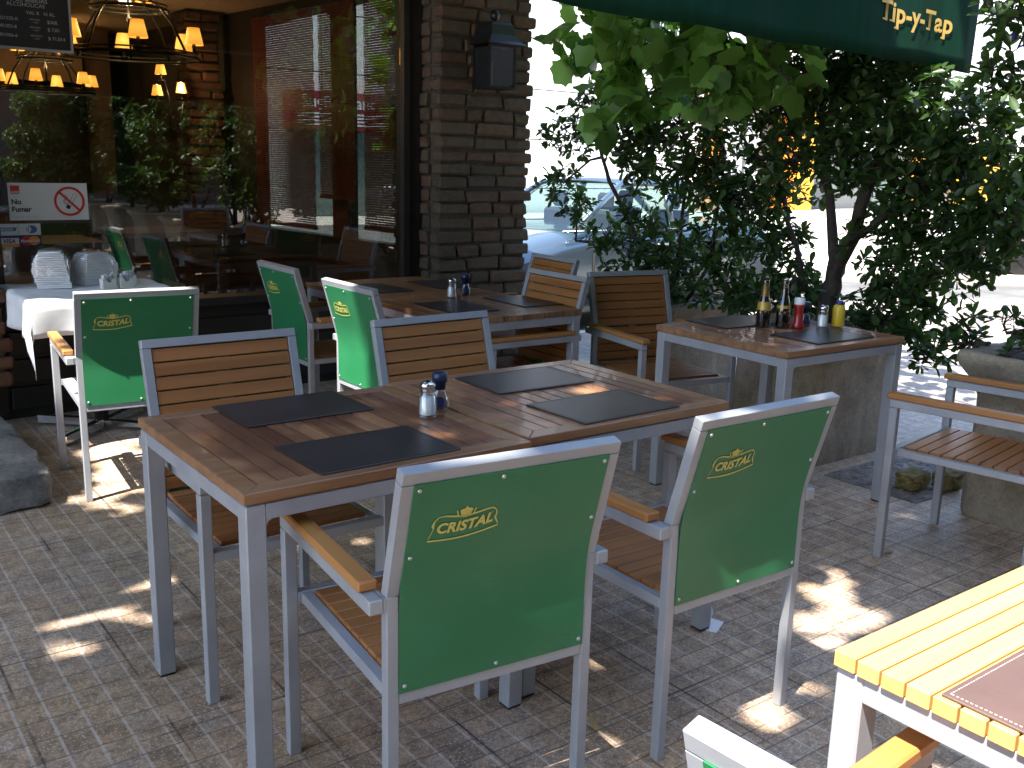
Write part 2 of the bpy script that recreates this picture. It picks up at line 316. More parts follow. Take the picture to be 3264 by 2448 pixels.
# ------------------------------------------------------------------ helpers
class MB:
    def __init__(s): s.bm = bmesh.new(); s.mi = 0
    def _faces(s, fs):
        for f in fs: f.material_index = s.mi
    def box(s, x0, x1, y0, y1, z0, z1, M=None, bev=0):
        r = bmesh.ops.create_cube(s.bm, size=1); vs = r['verts']
        for v in vs:
            v.co = Vector(((x0+x1)/2+v.co.x*(x1-x0), (y0+y1)/2+v.co.y*(y1-y0), (z0+z1)/2+v.co.z*(z1-z0)))
            if M: v.co = M @ v.co
        fs = {f for v in vs for f in v.link_faces}
        if bev:
            es = {e for v in vs for e in v.link_edges}
            r = bmesh.ops.bevel(s.bm, geom=list(es), offset=bev, segments=1, affect='EDGES', profile=.5)
            fs = set(r['faces']) | {f for f in fs if f.is_valid}
        s._faces(fs); return s
    def prism(s, pts, x0, x1, axis=0, M=None, bev=0):      # pts polygon in the two other axes
        def co(a, p):
            c = [0, 0, 0]; c[axis] = a; o = [i for i in range(3) if i != axis]; c[o[0]], c[o[1]] = p; return Vector(c)
        a = [s.bm.verts.new(M @ co(x0, p) if M else co(x0, p)) for p in pts]
        b_ = [s.bm.verts.new(M @ co(x1, p) if M else co(x1, p)) for p in pts]
        n = len(pts); fs = [s.bm.faces.new(a[::-1]), s.bm.faces.new(b_)]
        for i in range(n): fs.append(s.bm.faces.new((a[i], a[(i+1) % n], b_[(i+1) % n], b_[i])))
        if bev:
            es = {e for f in fs for e in f.edges}
            r = bmesh.ops.bevel(s.bm, geom=list(es), offset=bev, segments=1, affect='EDGES', profile=.5)
            fs = set(r['faces']) | {f for f in fs if f.is_valid}
        s._faces(fs); return s
    def lathe(s, prof, seg=24, c=(0, 0, 0), M=None, caps=True, square=None):
        rings = []
        for r, z in prof:
            ring = []
            for i in range(seg):
                a = 2*math.pi*i/seg; k = 1
                if square: k = 1/max(abs(math.cos(a)), abs(math.sin(a)))**square
                p = Vector((c[0]+r*k*math.cos(a), c[1]+r*k*math.sin(a), c[2]+z)); ring.append(s.bm.verts.new(M @ p if M else p))
            rings.append(ring)
        fs = []
        for A, B in zip(rings, rings[1:]):
            for i in range(seg): fs.append(s.bm.faces.new((A[i], A[(i+1) % seg], B[(i+1) % seg], B[i])))
        if caps: fs += [s.bm.faces.new(rings[0][::-1]), s.bm.faces.new(rings[-1])]
        for f in fs: f.smooth = True
        s._faces(fs); return s
    def tube(s, pts, rad, seg=8, cap=True, flat=None):
        pts = [Vector(p) for p in pts]; rads = rad if isinstance(rad, (list, tuple)) else [rad]*len(pts)
        rings = []; up = Vector((0, 0, 1))
        for i, p in enumerate(pts):
            d = (pts[min(i+1, len(pts)-1)]-pts[max(i-1, 0)]).normalized()
            a = d.cross(up)
            if a.length < .1: a = d.cross(Vector((0, 1, 0)))
            a.normalize(); b_ = a.cross(d).normalized()
            rings.append([s.bm.verts.new(p+rads[i]*(math.cos(2*math.pi*k/seg)*a+math.sin(2*math.pi*k/seg)*b_)) for k in range(seg)])
        fs = []
        for A, B in zip(rings, rings[1:]):
            for i in range(seg): fs.append(s.bm.faces.new((A[i], A[(i+1) % seg], B[(i+1) % seg], B[i])))
        if cap: fs += [s.bm.faces.new(rings[0][::-1]), s.bm.faces.new(rings[-1])]
        for f in fs: f.smooth = seg > 5
        s._faces(fs); return s
    def poly(s, pts):
        f = s.bm.faces.new([s.bm.verts.new(Vector(p)) for p in pts]); s._faces([f]); return f
    def mesh(s, me, M=None):
        n0 = len(s.bm.verts); nf = len(s.bm.faces); s.bm.from_mesh(me); s.bm.verts.ensure_lookup_table(); s.bm.faces.ensure_lookup_table()
        if M is not None:
            for v in s.bm.verts[n0:]: v.co = M @ v.co
        s._faces(s.bm.faces[nf:]); return s
    def map(s, fn):
        for v in s.bm.verts: v.co = Vector(fn(v.co))
        return s
    def obj(s, name, mat, parent=None, loc=None, rot=None, smooth_all=False):
        bmesh.ops.recalc_face_normals(s.bm, faces=s.bm.faces[:])
        me = bpy.data.meshes.new(name); s.bm.to_mesh(me); s.bm.free()
        for mm in (mat if isinstance(mat, (list, tuple)) else [mat]): me.materials.append(MATS[mm])
        if smooth_all: me.polygons.foreach_set('use_smooth', [True]*len(me.polygons))
        o = bpy.data.objects.new(name, me); C.objects.link(o)
        if parent: o.parent = parent
        if loc: o.location = loc
        if rot: o.rotation_euler = rot
        return o
def tag(o, label, cat, group=None):
    o['label'] = label; o['category'] = cat
    if group: o['group'] = group
    return o
def thing(name, label, cat, loc=(0, 0, 0), rz=0, group=None):
    o = bpy.data.objects.new(name, None); C.objects.link(o); o.location = loc; o.rotation_euler = (0, 0, rz); o.empty_display_size = .1
    return tag(o, label, cat, group)
def struct(o): o['kind'] = 'structure'; return o
def dup(root, loc, rz, label, group=None):
    def cp(o, par):
        c = o.copy(); C.objects.link(c); c.parent = par
        for ch in o.children: cp(ch, c)
        return c
    kids = list(root.children)
    r = root.copy(); C.objects.link(r); r.location = loc; r.rotation_euler = (0, 0, rz); r['label'] = label
    if group: r['group'] = group
    for k in kids: cp(k, r)
    return r
def text_mesh(body, size, offset=0.0, shear=0.0, extrude=0.0, spacing=1.0, align='LEFT'):
    cu = bpy.data.curves.new('t', 'FONT'); cu.body = body; cu.size = size; cu.offset = offset; cu.shear = shear
    cu.extrude = extrude; cu.space_character = spacing; cu.align_x = align; cu.resolution_u = 3
    o = bpy.data.objects.new('t', cu); C.objects.link(o)
    bpy.context.view_layer.update()
    me = bpy.data.meshes.new_from_object(o.evaluated_get(bpy.context.evaluated_depsgraph_get()))
    bpy.data.objects.remove(o); bpy.data.curves.remove(cu)
    return me
def ribbon(mb, pts, w, z=0.0):                       # flat stroke in the xy plane, w number or list
    ws = w if isinstance(w, (list, tuple)) else [w]*len(pts); L = []; Rr = []
    P = [Vector((p[0], p[1])) for p in pts]
    for i, p in enumerate(P):
        d = (P[min(i+1, len(P)-1)]-P[max(i-1, 0)]); n = Vector((-d.y, d.x)).normalized()*ws[i]/2
        L.append(mb.bm.verts.new((p.x+n.x, p.y+n.y, z))); Rr.append(mb.bm.verts.new((p.x-n.x, p.y-n.y, z)))
    for i in range(len(P)-1):
        f = mb.bm.faces.new((L[i], Rr[i], Rr[i+1], L[i+1])); f.material_index = mb.mi
def rng(seed): return np.random.default_rng(seed)
def leaf_arrays(template, faces, pos, dirs, size, seed, roll=.45):
    """place a leaf template (tip along +y, normal +z) at every pos, pointing along dirs"""
    g = rng(seed); n = len(pos); T = np.array(template, float)
    d = dirs/np.linalg.norm(dirs, axis=1, keepdims=True)
    up = np.tile(np.array([0, 0, 1.]), (n, 1)) + g.normal(0, roll, (n, 3))
    x = np.cross(d, up); x /= np.linalg.norm(x, axis=1, keepdims=True)+1e-9; z = np.cross(x, d)
    V = pos[:, None, :] + size[:, None, None]*(T[None, :, 0:1]*x[:, None, :] + T[None, :, 1:2]*d[:, None, :] + T[None, :, 2:3]*z[:, None, :])
    return V.reshape(-1, 3), len(T), faces
def leaf_obj(name, mat, chunks, parent=None):
    vs = []; fs = []; off = 0
    for V, k, faces in chunks:
        n = len(V)//k; vs.append(V)
        for f in faces:
            base = np.arange(n)[:, None]*k + np.array(f)[None, :] + off; fs.append(base)
        off += len(V)
    verts = np.concatenate(vs); lens = np.concatenate([np.full(len(a), a.shape[1]) for a in fs]); flat = np.concatenate([a.ravel() for a in fs])
    me = bpy.data.meshes.new(name); me.vertices.add(len(verts)); me.vertices.foreach_set('co', verts.ravel())
    me.loops.add(len(flat)); me.loops.foreach_set('vertex_index', flat.astype(np.int32))
    st = np.concatenate([[0], np.cumsum(lens)[:-1]]).astype(np.int32)
    me.polygons.add(len(lens)); me.polygons.foreach_set('loop_start', st); me.update(calc_edges=True); me.validate()
    me.materials.append(MATS[mat]); o = bpy.data.objects.new(name, me); C.objects.link(o)
    if parent: o.parent = parent
    return o
OVAL = [(0, 0, 0), (-.10, .25, .03), (-.22, .58, .06), (-.19, .84, .04), (0, 1, -.05), (.19, .84, .04), (.22, .58, .06), (.10, .25, .03), (0, .5, -.015)]
OVAL_F = [(0, 8, 4, 3, 2, 1), (0, 7, 6, 5, 4, 8)]
_h = [(0, 0, 0), (-.22, -.09, .0), (-.40, .02, .02), (-.47, .20, .04), (-.62, .34, .07), (-.50, .46, .06), (-.50, .66, .08), (-.36, .70, .05), (-.26, .76, .03), (-.12, .90, 0), (0, 1.02, -.06)]
LOBE = _h + [(-x, y, z) for x, y, z in _h[1:-1][::-1]]
LOBE_F = [tuple(range(0, 11)), (0, 10) + tuple(range(11, 20))]

# ================================================================== SETTING
def sheet(name, mat, pts, z):
    mb = MB(); mb.poly([(x, y, z) for x, y in pts]); return struct(mb.obj(name, mat))
sheet('street', 'asphalt', [(-60, -60), (90, -60), (90, 60), (-60, 60)], -.15)
mb = MB(); mb.prism([(-30, -30), (10.9, -30), (11.6, -29), (11.6, 5.6), (10.9, 6.3), (4.6, 6.3), (4.6, 30), (-30, 30)], -.3, -.004, axis=2)
struct(mb.obj('sidewalk', 'sidewalk_tile'))
mb = MB()
for a, b_ in (((4.62, 6.3), (10.9, 6.3)), ((11.6, 5.6), (11.6, -29))):
    x0, x1 = sorted((a[0], b_[0])); y0, y1 = sorted((a[1], b_[1]))
    mb.box(x0-.0, x1+.12, y0, y1+.12, -.3, .002)
struct(mb.obj('kerb', 'kerb_stone'))
sheet('terrace', 'terrace_tile', [(-6, -8), (4.75, -8), (4.75, 5.8), (-6, 5.8)], .0)
# far pavement in front of the white building, with its kerb
mb = MB(); mb.prism([(12.2, 8.6), (13.9, 7.45), (17.5, 4.9), (60, -14), (60, 23), (14, 23)], -.3, -.01, axis=2)
struct(mb.obj('far_pavement', 'kerb_stone'))
mb = MB(); mb.prism([(-40, 19.8), (14, 19.8), (14, 23), (-40, 23)], -.3, -.02, axis=2)
struct(mb.obj('back_pavement', 'kerb_stone'))

# pebble-dash strip let into the floor by the planters
g = rng(5); mb = MB(); mb.box(3.9, 4.6, 2.2, 2.68, -.01, .004)
for k in range(900):
    x, y = 3.92+.66*g.random(), 2.22+.44*g.random(); r = .006+.008*g.random(); s = bmesh.ops.create_icosphere(mb.bm, subdivisions=1, radius=1)
    for v in s['verts']: v.co = Vector((x+v.co.x*r*1.5, y+v.co.y*r, .004+v.co.z*r*.5))
o = mb.obj('pebble_strip', 'pebble'); struct(o)
g = rng(6); mb = MB(); mb.box(1.02, 1.9, .3, .9, -.01, .004)
for k in range(800):
    x, y = 1.03+.86*g.random(), .31+.58*g.random(); r = .007+.012*g.random(); s = bmesh.ops.create_icosphere(mb.bm, subdivisions=1, radius=1)
    for v in s['verts']: v.co = Vector((x+v.co.x*r*1.6, y+v.co.y*r, .004+v.co.z*r*.5))
struct(mb.obj('pebble_bed', 'pebble'))

# ================================================================== FURNITURE
W, TD, TP, HK, HT, LB, ZB = .2416, .027, .026, .617, .882, .0742, .385
EO = .0366; AX0, AX1 = W+EO-.030, W+EO; ARZ = .616; FY0, FY1 = .500, .530
NL = math.hypot(LB, HT-HK)
def lean_y(z): return -LB*(z-HK)/(HT-HK) if z > HK else 0.0
def back_M(s):
    """matrix for a flat piece whose centre lies at height parameter s (metres down from the top) on the back plane"""
    if s < NL: t_ = s/NL; y, z = -LB*(1-t_), HT-(HT-HK)*t_; ang = math.atan2(LB, HT-HK)
    else: y, z = 0, HK-(s-NL); ang = 0
    return Matrix.Translation((0, y, z)) @ Matrix.Rotation(ang, 4, 'X')
def logo(mb_z):
    """the round-topped banner with letters and a little shield, drawn in the xy plane, centre at 0, width .158"""
    mb = MB()
    def arc(x): return .0105*((x/.079)**2)
    top = []; n = 26
    S = [(-.0745, -.026), (-.066, -.004), (-.068, .004), (-.066, .013), (-.058, .022), (-.045, .0235), (-.03, .021), (-.012, .018), (0, .0165), (.012, .018), (.03, .021), (.045, .0235), (.058, .024), (.066, .018), (.069, .009), (.066, .0), (.0745, -.017)]
    Wd = [.0015, .0015, .006, .003, .002, .003, .0035, .0035, .0035, .0035, .0035, .0035, .003, .002, .003, .0045, .0015]
    S = [(x, y+arc(x)*.25) for x, y in S]
    ribbon(mb, S, Wd)
    bot = [(-.0755+.151*i/12, -.0275-.008*math.cos(math.pi*(i/12-.5))+.0095*(i/12)) for i in range(13)]
    ribbon(mb, bot, .0034)
    me = text_mesh('CRISTAL', .0315, offset=.0011, shear=.18, align='CENTER', spacing=1.02)
    def bend(c): return (c.x, c.y-.0145+arc(c.x)*.9+c.x*.045, 0.0004)
    tmp = MB(); tmp.mesh(me); tmp.map(bend); me2 = bpy.data.meshes.new('x'); tmp.bm.to_mesh(me2); tmp.bm.free(); mb.mesh(me2)
    mb.poly([(-.014, .031, 0), (-.0105, .0195, 0), (0, .0135, 0), (.0105, .0195, 0), (.014, .031, 0), (.0105, .0335, 0), (.0035, .0345, 0), (0, .0405, 0), (-.0035, .0345, 0), (-.0105, .0335, 0)])
    for sx in (-1, 1): ribbon(mb, [(sx*.0205, .0325), (sx*.0165, .0205), (sx*.010, .0165)], .0028)
    ribbon(mb, [(.0575, .0145), (.0595, .0145)], .002)
    # dark figures on the shield
    mb.mi = 1
    for sx in (-1, 1):
        ribbon(mb, [(sx*.0085, .0295), (sx*.0055, .025), (sx*.0075, .020)], .0016, .0004)
        ribbon(mb, [(sx*.0055, .0255), (sx*.0025, .0235), (sx*.003, .019)], .0011, .0004)
        ribbon(mb, [(sx*.0095, .0262), (sx*.0045, .0285)], .0010, .0004)
        ribbon(mb, [(sx*.0125, .031), (sx*.0098, .0205), (sx*.004, .0162)], .0007, .0004)
    ribbon(mb, [(0, .036), (0, .0275)], .0012, .0004)
    me = bpy.data.meshes.new('logo'); mb.bm.to_mesh(me); mb.bm.free(); return me
LOGO = logo(0)

def make_armchair(label, group):
    t = thing('armchair', label, 'chair', group=group)
    # rear legs and back posts
    for sx in (-1, 1):
        x0, x1 = sorted((sx*W, sx*(W-TP)))
        mb = MB(); mb.prism([(0, 0), (TD, 0), (TD, HK-.0005), (0, HK-.0005)], x0, x1, bev=.0022); mb.obj('leg', 'silver_paint', t)
        a0, a1 = sorted((sx*AX0, sx*AX1))
        mb = MB(); mb.box(a0, a1, FY0, FY1, 0, ARZ-.031, bev=.0025); mb.box(a0+.003, a1-.003, FY0+.003, FY1-.003, -.0, .004); mb.obj('leg', 'silver_paint', t)
        mb = MB(); mb.box(a0, a1, -.001, FY1, ARZ-.030, ARZ, bev=.0025)
        b0, b1 = sorted((sx*W, sx*(AX0))); mb.box(b0, b1, .0005, TD+.02, ARZ-.0295, ARZ-.0008)
        rail = mb.obj('arm_rail', 'silver_paint', t)
        mb = MB(); mb.box(min(a0, a1)-.006, max(a0, a1)+.006, .040, FY1+.012, ARZ+.0015, ARZ+.0235, bev=.004); mb.obj('armrest', 'arm_wood', t)
    mb = MB()
    for sx in (-1, 1):
        x0, x1 = sorted((sx*W, sx*(W-TP)))
        n = Vector((0, HT-HK, LB)).normalized()*TD
        ty = lean_y(HT-TP); mb.prism([(0, HK), (TD, HK), (ty+n.y, HT+n.z-TP), (ty, HT-TP)], x0, x1, bev=.0006)
    nrm = Vector((0, HT-HK, LB)).normalized()*TD; d = Vector((0, -LB, HT-HK)).normalized()*TP
    a = Vector((0, -LB, HT)); a0 = a-d
    mb.prism([(a0.y, a0.z+.0003), (a0.y+nrm.y, a0.z+nrm.z+.0003), (a.y+nrm.y, a.z+nrm.z), (a.y, a.z)], -W, W, bev=.0012)
    mb.box(-W+TP, W-TP, .0005, TD-.0005, ZB, ZB+.026, bev=.002)
    mb.obj('back_frame', 'silver_paint', t)
    # seat frame
    mb = MB(); mb.box(-AX0, AX0, FY0, FY1-.002, .397, .424, bev=.002)
    for sx in (-1, 1):
        x0, x1 = sorted((sx*(W-.001), sx*(W-.027))); mb.box(x0, x1, TD, FY0, .398, .4235, bev=.002)
    mb.box(-W+.03, W-.03, .26, .285, .393, .4165)
    mb.obj('seat_frame', 'silver_paint', t)
    mb = MB(); y = .034; k = 0
    while y+.041 < FY0-.002:
        zz = .4175 + .012*max(0, (.12-y)/.12)**2
        mb.box(-W+.029, W-.029, y, y+.041, zz, zz+.014, bev=.002); y += .0452; k += 1
    mb.obj('seat', 'seat_wood', t)
    # backrest slats
    mb = MB(); s = TP+.004
    total = NL+HK-ZB-.03
    while s+.038 < total:
        mid = s+.019; Mx = back_M(mid)
        mb.box(-W+TP+.002, W-TP-.002, .010, .022, -.0192, .0192, M=Mx, bev=.0015); s += .0425
    mb.obj('backrest', 'slat_wood', t)
    for x0, x1 in ((-.022, .022), (-W+TP+.0005, -W+TP+.016), (W-TP-.016, W-TP-.0005)):
        zt = HT-TP-.004; pr = [(.0035, ZB+.027), (.0035, HK), (lean_y(zt)+.0035, zt)]
        mb = MB(); mb.prism(pr+[(y+.0055, z) for y, z in pr[::-1]], x0, x1); mb.obj('back_strut', 'silver_paint', t)
    # green panel on the rear, follows the bend
    mb = MB(); x = W-TP+.001; zt = HT-TP*1.0; prof = []
    def sm_y(z):
        k = .07; q = (z-HK)/k
        return lean_y(z) if q > 1 else (0 if q < -1 else -LB/(HT-HK)*k*(q+1)**2/4)
    for z in (ZB+.025, .45, .52, .54, .56, .58, .60, .62, .64, .66, .68, .70, .78, zt+.002): prof.append((sm_y(z)-.0030, z))
    back = [(y+.003, z) for y, z in prof][::-1]
    mb.prism(prof+back, -x, x, axis=0)
    pn = mb.obj('back_panel', 'green_panel', t)
    for p in pn.data.polygons: p.use_smooth = abs(p.normal.x) < .5
    pn.data.set_sharp_from_angle(angle=R(30))
    Mtop = back_M(0)
    mb = MB(); Ml = Mtop @ Matrix.Translation((-.100, -.0046, -.128)) @ Matrix.Rotation(R(90), 4, 'X') @ Matrix.Rotation(R(0), 4, 'Z')
    mb.mesh(LOGO, Ml)
    me = bpy.data.meshes.new('logo'); mb.bm.to_mesh(me); mb.bm.free(); me.materials.append(MATS['logo_yellow']); me.materials.append(MATS['green_panel'])
    lo = bpy.data.objects.new('logo', me); C.objects.link(lo); lo.parent = pn
    scr = None
    xs = W-TP-.010
    for (sx, s_) in ((-xs, TP+.012), (xs, TP+.012), (-.03, TP+.010), (-xs, .188), (xs, .175), (-xs, .275), (xs, .262), (-xs, NL+HK-ZB-.040), (xs, NL+HK-ZB-.040), (.0, NL+HK-ZB-.036)):
        Mx = back_M(s_) @ Matrix.Translation((sx, -.0035, 0)) @ Matrix.Rotation(R(90), 4, 'X')
        if scr is None:
            mb = MB(); mb.lathe([(.0001, .0026), (.0035, .0022), (.0052, .0), ][::-1], 12); scr = mb.obj('screw', 'screw_steel', pn)
        else:
            scr2 = scr.copy(); C.objects.link(scr2); scr2.parent = pn; scr2.name = 'screw'; scr2.matrix_local = Mx; continue
        scr.matrix_local = Mx
    return t

CG = 'silver framed armchairs with slatted seats and green backs'
chair0 = make_armchair('green-backed armchair seen from behind, nearest to the camera, at the long table', CG)
def chair(x, y, deg, label, first=[True]):
    if first[0]:
        first[0] = False; chair0.location = (x, y, 0); chair0.rotation_euler = (0, 0, R(deg)); chair0['label'] = label; return chair0
    return dup(chair0, (x, y, 0), R(deg), label, CG)
chair(1.0884, 1.4808, -5.7, 'nearest armchair with whole green back panel, at the near side of the long table')
chair(1.8263, 1.4732, -1.1, 'green backed armchair with sunlit top left corner, at the near right of the long table')
chair(1.064, 2.865, 179.5, 'armchair showing its wooden slats, behind the left end of the long table')
chair(1.845, 2.884, 181.2, 'armchair showing its wooden slats, behind the long table beside the sunlit green chair')
chair(2.061, 3.883, -89.7, 'armchair with brightly sunlit green back, left of the dark tables by the brick pillar')
chair(2.096, 4.733, -90.8, 'farthest armchair with shaded green back, left of the tables under the restaurant window')
chair(1.151, 4.116, -5.4, 'armchair with green back and white sunlit top bar, before the white cloth table')
chair(3.096+.0, 3.832, 88.7, 'slatted armchair turned left, right of the dark tables, in front of a similar one')
chair(3.653, 4.546, 84.3, 'slatted armchair mostly hidden behind another one, next to the foot of the brick pillar')
chair(3.54, 3.68, 169.0, 'upright slatted armchair in shade behind the table that carries the bottles')
chair(3.557, 1.471, 8.5, 'armchair seen from the front left, with bare slatted seat, beside the right hand planter')
chair(.756, .354, -86, 'dazzling sunlit armchair, only its back top and one armrest showing at the bottom')

TW, TDp, TH = .757, .734, .7405
def make_table(kind, label, group, wood_m):
    t = thing('table', label, 'table', group=group)
    w, d = TW, TDp; zt = TH
    mb = MB()
    if kind == 'framed':
        n = 14; e = .050
        pitch = (w-2*e)/(n-1) if False else (w-2*e-.003)/13
        for k in range(13):
            x0 = e+.003+k*pitch; mb.box(x0, x0+pitch-.0048, e+.0015, d-e-.0015, zt-.022, zt-.0006, bev=.0012)
        top = mb.obj('tabletop', wood_m, t)
        mb = MB()
        q = [((0, 0), (w, 0), (w-e, e), (e, e)), ((w, 0), (w, d), (w-e, d-e), (w-e, e)), ((w, d), (0, d), (e, d-e), (w-e, d-e)), ((0, d), (0, 0), (e, e), (e, d-e))]
        for k, p in enumerate(q):
            c = Vector((sum(a[0] for a in p)/4, sum(a[1] for a in p)/4)); p = [tuple(Vector(a)+(c-Vector(a)).normalized()*.0005) for a in p]
            mb.prism(p, zt-.025, zt, axis=2, bev=.0018)
        mb.obj('border', 'table_border', top)
        mb = MB(); mb.box(.01, w-.01, .01, d-.01, zt-.030, zt-.0265); mb.obj('underside', 'table_border', top)
        mb = MB(); mb.box(.0505, w-.0505, .0505, d-.0505, zt-.007, zt-.0052); mb.obj('groove_filling', 'groove_dust', top)
    else:
        mb = MB(); n = 19; p = d/n
        for k in range(n): mb.box(-.002, w+.002, k*p+.0018, (k+1)*p-.0018, zt-.025, zt, bev=.0016)
        mb.obj('tabletop', wood_m, t)
    li = .004; L = .046
    mb = MB()
    z0, z1 = zt-.066, zt-.0305 if kind == 'framed' else zt-.0255
    for a, b_, c, d_ in ((li+L, w-li-L, li+.001, li+.022), (li+L, w-li-L, d-li-.022, d-li-.001), (li+.001, li+.022, li+L, d-li-L), (w-li-.022, w-li-.001, li+L, d-li-L)):
        mb.box(a, b_, c, d_, z0, z1, bev=.0015)
    # little corner fillets under the apron
    for cx, sx in ((li+L, 1), (w-li-L, -1)):
        for y0, y1 in ((li+.002, li+.021), (d-li-.021, d-li-.002)):
            mb.prism([(cx, z0-.014), (cx+sx*.004, z0-.005), (cx+sx*.014, z0+.0005), (cx, z0+.0005)], y0, y1, axis=1)
    mb.obj('apron', 'silver_paint', t)
    for x in (li, w-li-L):
        for y in (li, d-li-L):
            mb = MB(); mb.box(x, x+L, y, y+L, .006, z1+.0002, bev=.003); lg = mb.obj('leg', 'silver_paint', t)
            mb = MB(); mb.box(x+.003, x+L-.003, y+.003, y+L-.003, 0, .007); mb.obj('foot_cap', 'black_rubber', lg)
    return t
TG = 'wooden topped tables with silver legs'
T1 = make_table('framed', 'left half of the long table, worn brown slatted top with salt shaker', TG, 'table_wood')
T1.location = (.7147, 1.8652, 0); T1.rotation_euler = (0, 0, .0013)
T2 = dup(T1, (1.4785, 1.8860, .003), -.0013, 'right half of the long table, worn brown slatted top with sunlit far right corner', TG)
TC = dup(T1, (3.064, 2.318, 0), -.033, 'shaded table on the right carrying bottles, ketchup and mustard', TG)
T3 = make_table('open', 'dark slatted table by the brick pillar with slat ends showing, nearer of two joined', TG, 'table_wood_side')
T3.location = (2.349+TDp, 3.551, 0); T3.rotation_euler = (0, 0, R(90))
T4 = dup(T3, (2.349+TDp, 4.312, 0), R(90), 'dark slatted table right against the brick pillar, farther of two joined', TG)
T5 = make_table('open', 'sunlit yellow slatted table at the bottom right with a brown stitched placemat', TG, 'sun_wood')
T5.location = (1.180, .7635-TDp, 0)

def make_mat(mat, label, w=.37, d=.255, st=True):
    mb = MB(); mb.box(0, w, 0, d, 0, .004, bev=.001)
    o = mb.obj('placemat', mat); mb = MB()
    e = .008
    for a, b_, c, dd in ((e, w-e, e, e+.0012), (e, w-e, d-e-.0012, d-e), (e, e+.0012, e, d-e), (w-e-.0012, w-e, e, d-e)):
        if b_-a > dd-c:
            x = a
            while x < b_: mb.box(x, min(x+.0035, b_), c, dd, .004, .0046); x += .0065
        else:
            y = c
            while y < dd: mb.box(a, b_, y, min(y+.0035, dd), .004, .0046); y += .0065
    s_ = mb.obj('stitching', 'stitch' if mat == 'brown_mat' else 'joint_dark', o)
    return tag(o, label, 'placemat', 'leather placemats on the tables')
PM = make_mat('leather_mat', 'x'); ZT = TH+.0008
pl = [(.918, 2.348, .5, 'black placemat at the back left of the long table, near the slatted chair'),
      (.906, 1.893, .5, 'black placemat at the near left of the long table, in front of the salt shaker'),
      (1.686, 2.305, -2.0, 'black placemat at the back right of the long table'),
      (1.682, 1.905, 1.2, 'greyish placemat at the near right corner of the long table'),
      (3.312, 2.358, -1.5, 'placemat under the condiments on the shaded right table'),
      (3.27, 2.806, -2, 'brown placemat at the back left of the table with the bottles'),
      (2.70, 3.70, 88, 'black placemat on the dark table, behind the slatted chair on the near side'),
      (3.125, 3.72, 89, 'bluish black placemat on the dark table next to the slatted armchair turned left'),
      (2.70, 4.48, 90, 'black placemat on the far dark table by the shaded green chair'),
      (3.125, 4.48, 90, 'black placemat on the far dark table close to the brick pillar')]
for i, (x, y, a, lb) in enumerate(pl):
    o = PM if i == 0 else dup(PM, (0, 0, 0), 0, lb)
    o.location = (x, y, ZT+(.003 if 1.4 < x < 2.2 and y < 3 else 0)); o.rotation_euler = (0, 0, R(a)); o['label'] = lb
o = make_mat('brown_mat', 'brown stitched placemat in full sun on the yellow slatted table', .37, .262); o.location = (1.186, .338, ZT)

# ------------------------------------------------------------------ condiments
def salt_shaker(label, loc, rz, group='salt shakers'):
    t = thing('salt_shaker', label, 'salt shaker', loc, rz, group)
    mb = MB(); mb.lathe([(.0235, 0), (.0255, .003), (.0245, .012), (.022, .06), (.019, .066), (.018, .074)], 8, square=.25); g_ = mb.obj('jar', 'shaker_glass', t)
    mb = MB(); mb.lathe([(.0205, .008), (.0212, .012), (.0196, .056), (.010, .0575)], 8, square=.25); mb.obj('salt', 'salt', g_)
    mb = MB(); mb.lathe([(.0195, .072), (.0205, .074), (.0195, .0765), (.0205, .079), (.0195, .0815), (.0215, .084), (.022, .092), (.017, .099), (.006, .102), (.0005, .1022)], 24); mb.obj('lid', 'chrome', t)
    return t
def pepper_mill(label, loc, rz, group='pepper grinders', cap='navy_cap'):
    t = thing('pepper_grinder', label, 'pepper grinder', loc, rz, group)
    mb = MB(); mb.lathe([(.019, 0), (.022, .003), (.026, .016), (.0265, .026), (.022, .045), (.0145, .058), (.0135, .064)], 20); g_ = mb.obj('jar', 'shaker_glass', t)
    mb = MB(); mb.lathe([(.018, .003), (.023, .016), (.0235, .024), (.021, .034), (.004, .0355)], 16); mb.obj('peppercorns', 'peppercorn', g_)
    mb = MB(); mb.lathe([(.015, .062), (.0165, .063), (.017, .082), (.0215, .083), (.0215, .108), (.018, .110), (.0005, .1102)], 20); mb.obj('cap', cap, t)
    mb = MB(); ang0 = R(235)
    for k in range(8):
        a0, a1 = ang0-.55+k*.1375, ang0-.55+(k+1)*.1375; c0, c1 = (math.sqrt(max(0, 1-((k-4)/4.01)**2)), math.sqrt(max(0, 1-((k-3)/4.01)**2)))
        mb.poly([(math.cos(a)*(.0272-max(0, zz-.026)*.18), math.sin(a)*(.0272-max(0, zz-.026)*.18), zz) for a, zz in ((a0, .031-.015*c0), (a1, .031-.015*c1), (a1, .031+.015*c1), (a0, .031+.015*c0))])
    mb.obj('label', 'ink_navy', g_)
    return t
salt_shaker('glass salt shaker with chrome lid on the long table', (1.372, 2.205, TH+.0008), R(12))
pepper_mill('navy capped pepper grinder behind the salt shaker on the long table', (1.438, 2.248, TH+.0008), 0)
salt_shaker('small salt shaker on the dark table by the pillar', (2.735, 4.17, TH), 0)
pepper_mill('pepper grinder beside the salt shaker on the dark table by the pillar', (2.86, 4.23, TH), 0)
ZC = TH+.0058
salt_shaker('salt shaker between pepper and mustard on the shaded right table', (3.69, 2.62, TH+.0008), .3)
pepper_mill('dim pepper grinder between ketchup and salt on the shaded right table', (3.655, 2.69, TH+.0008), 0)
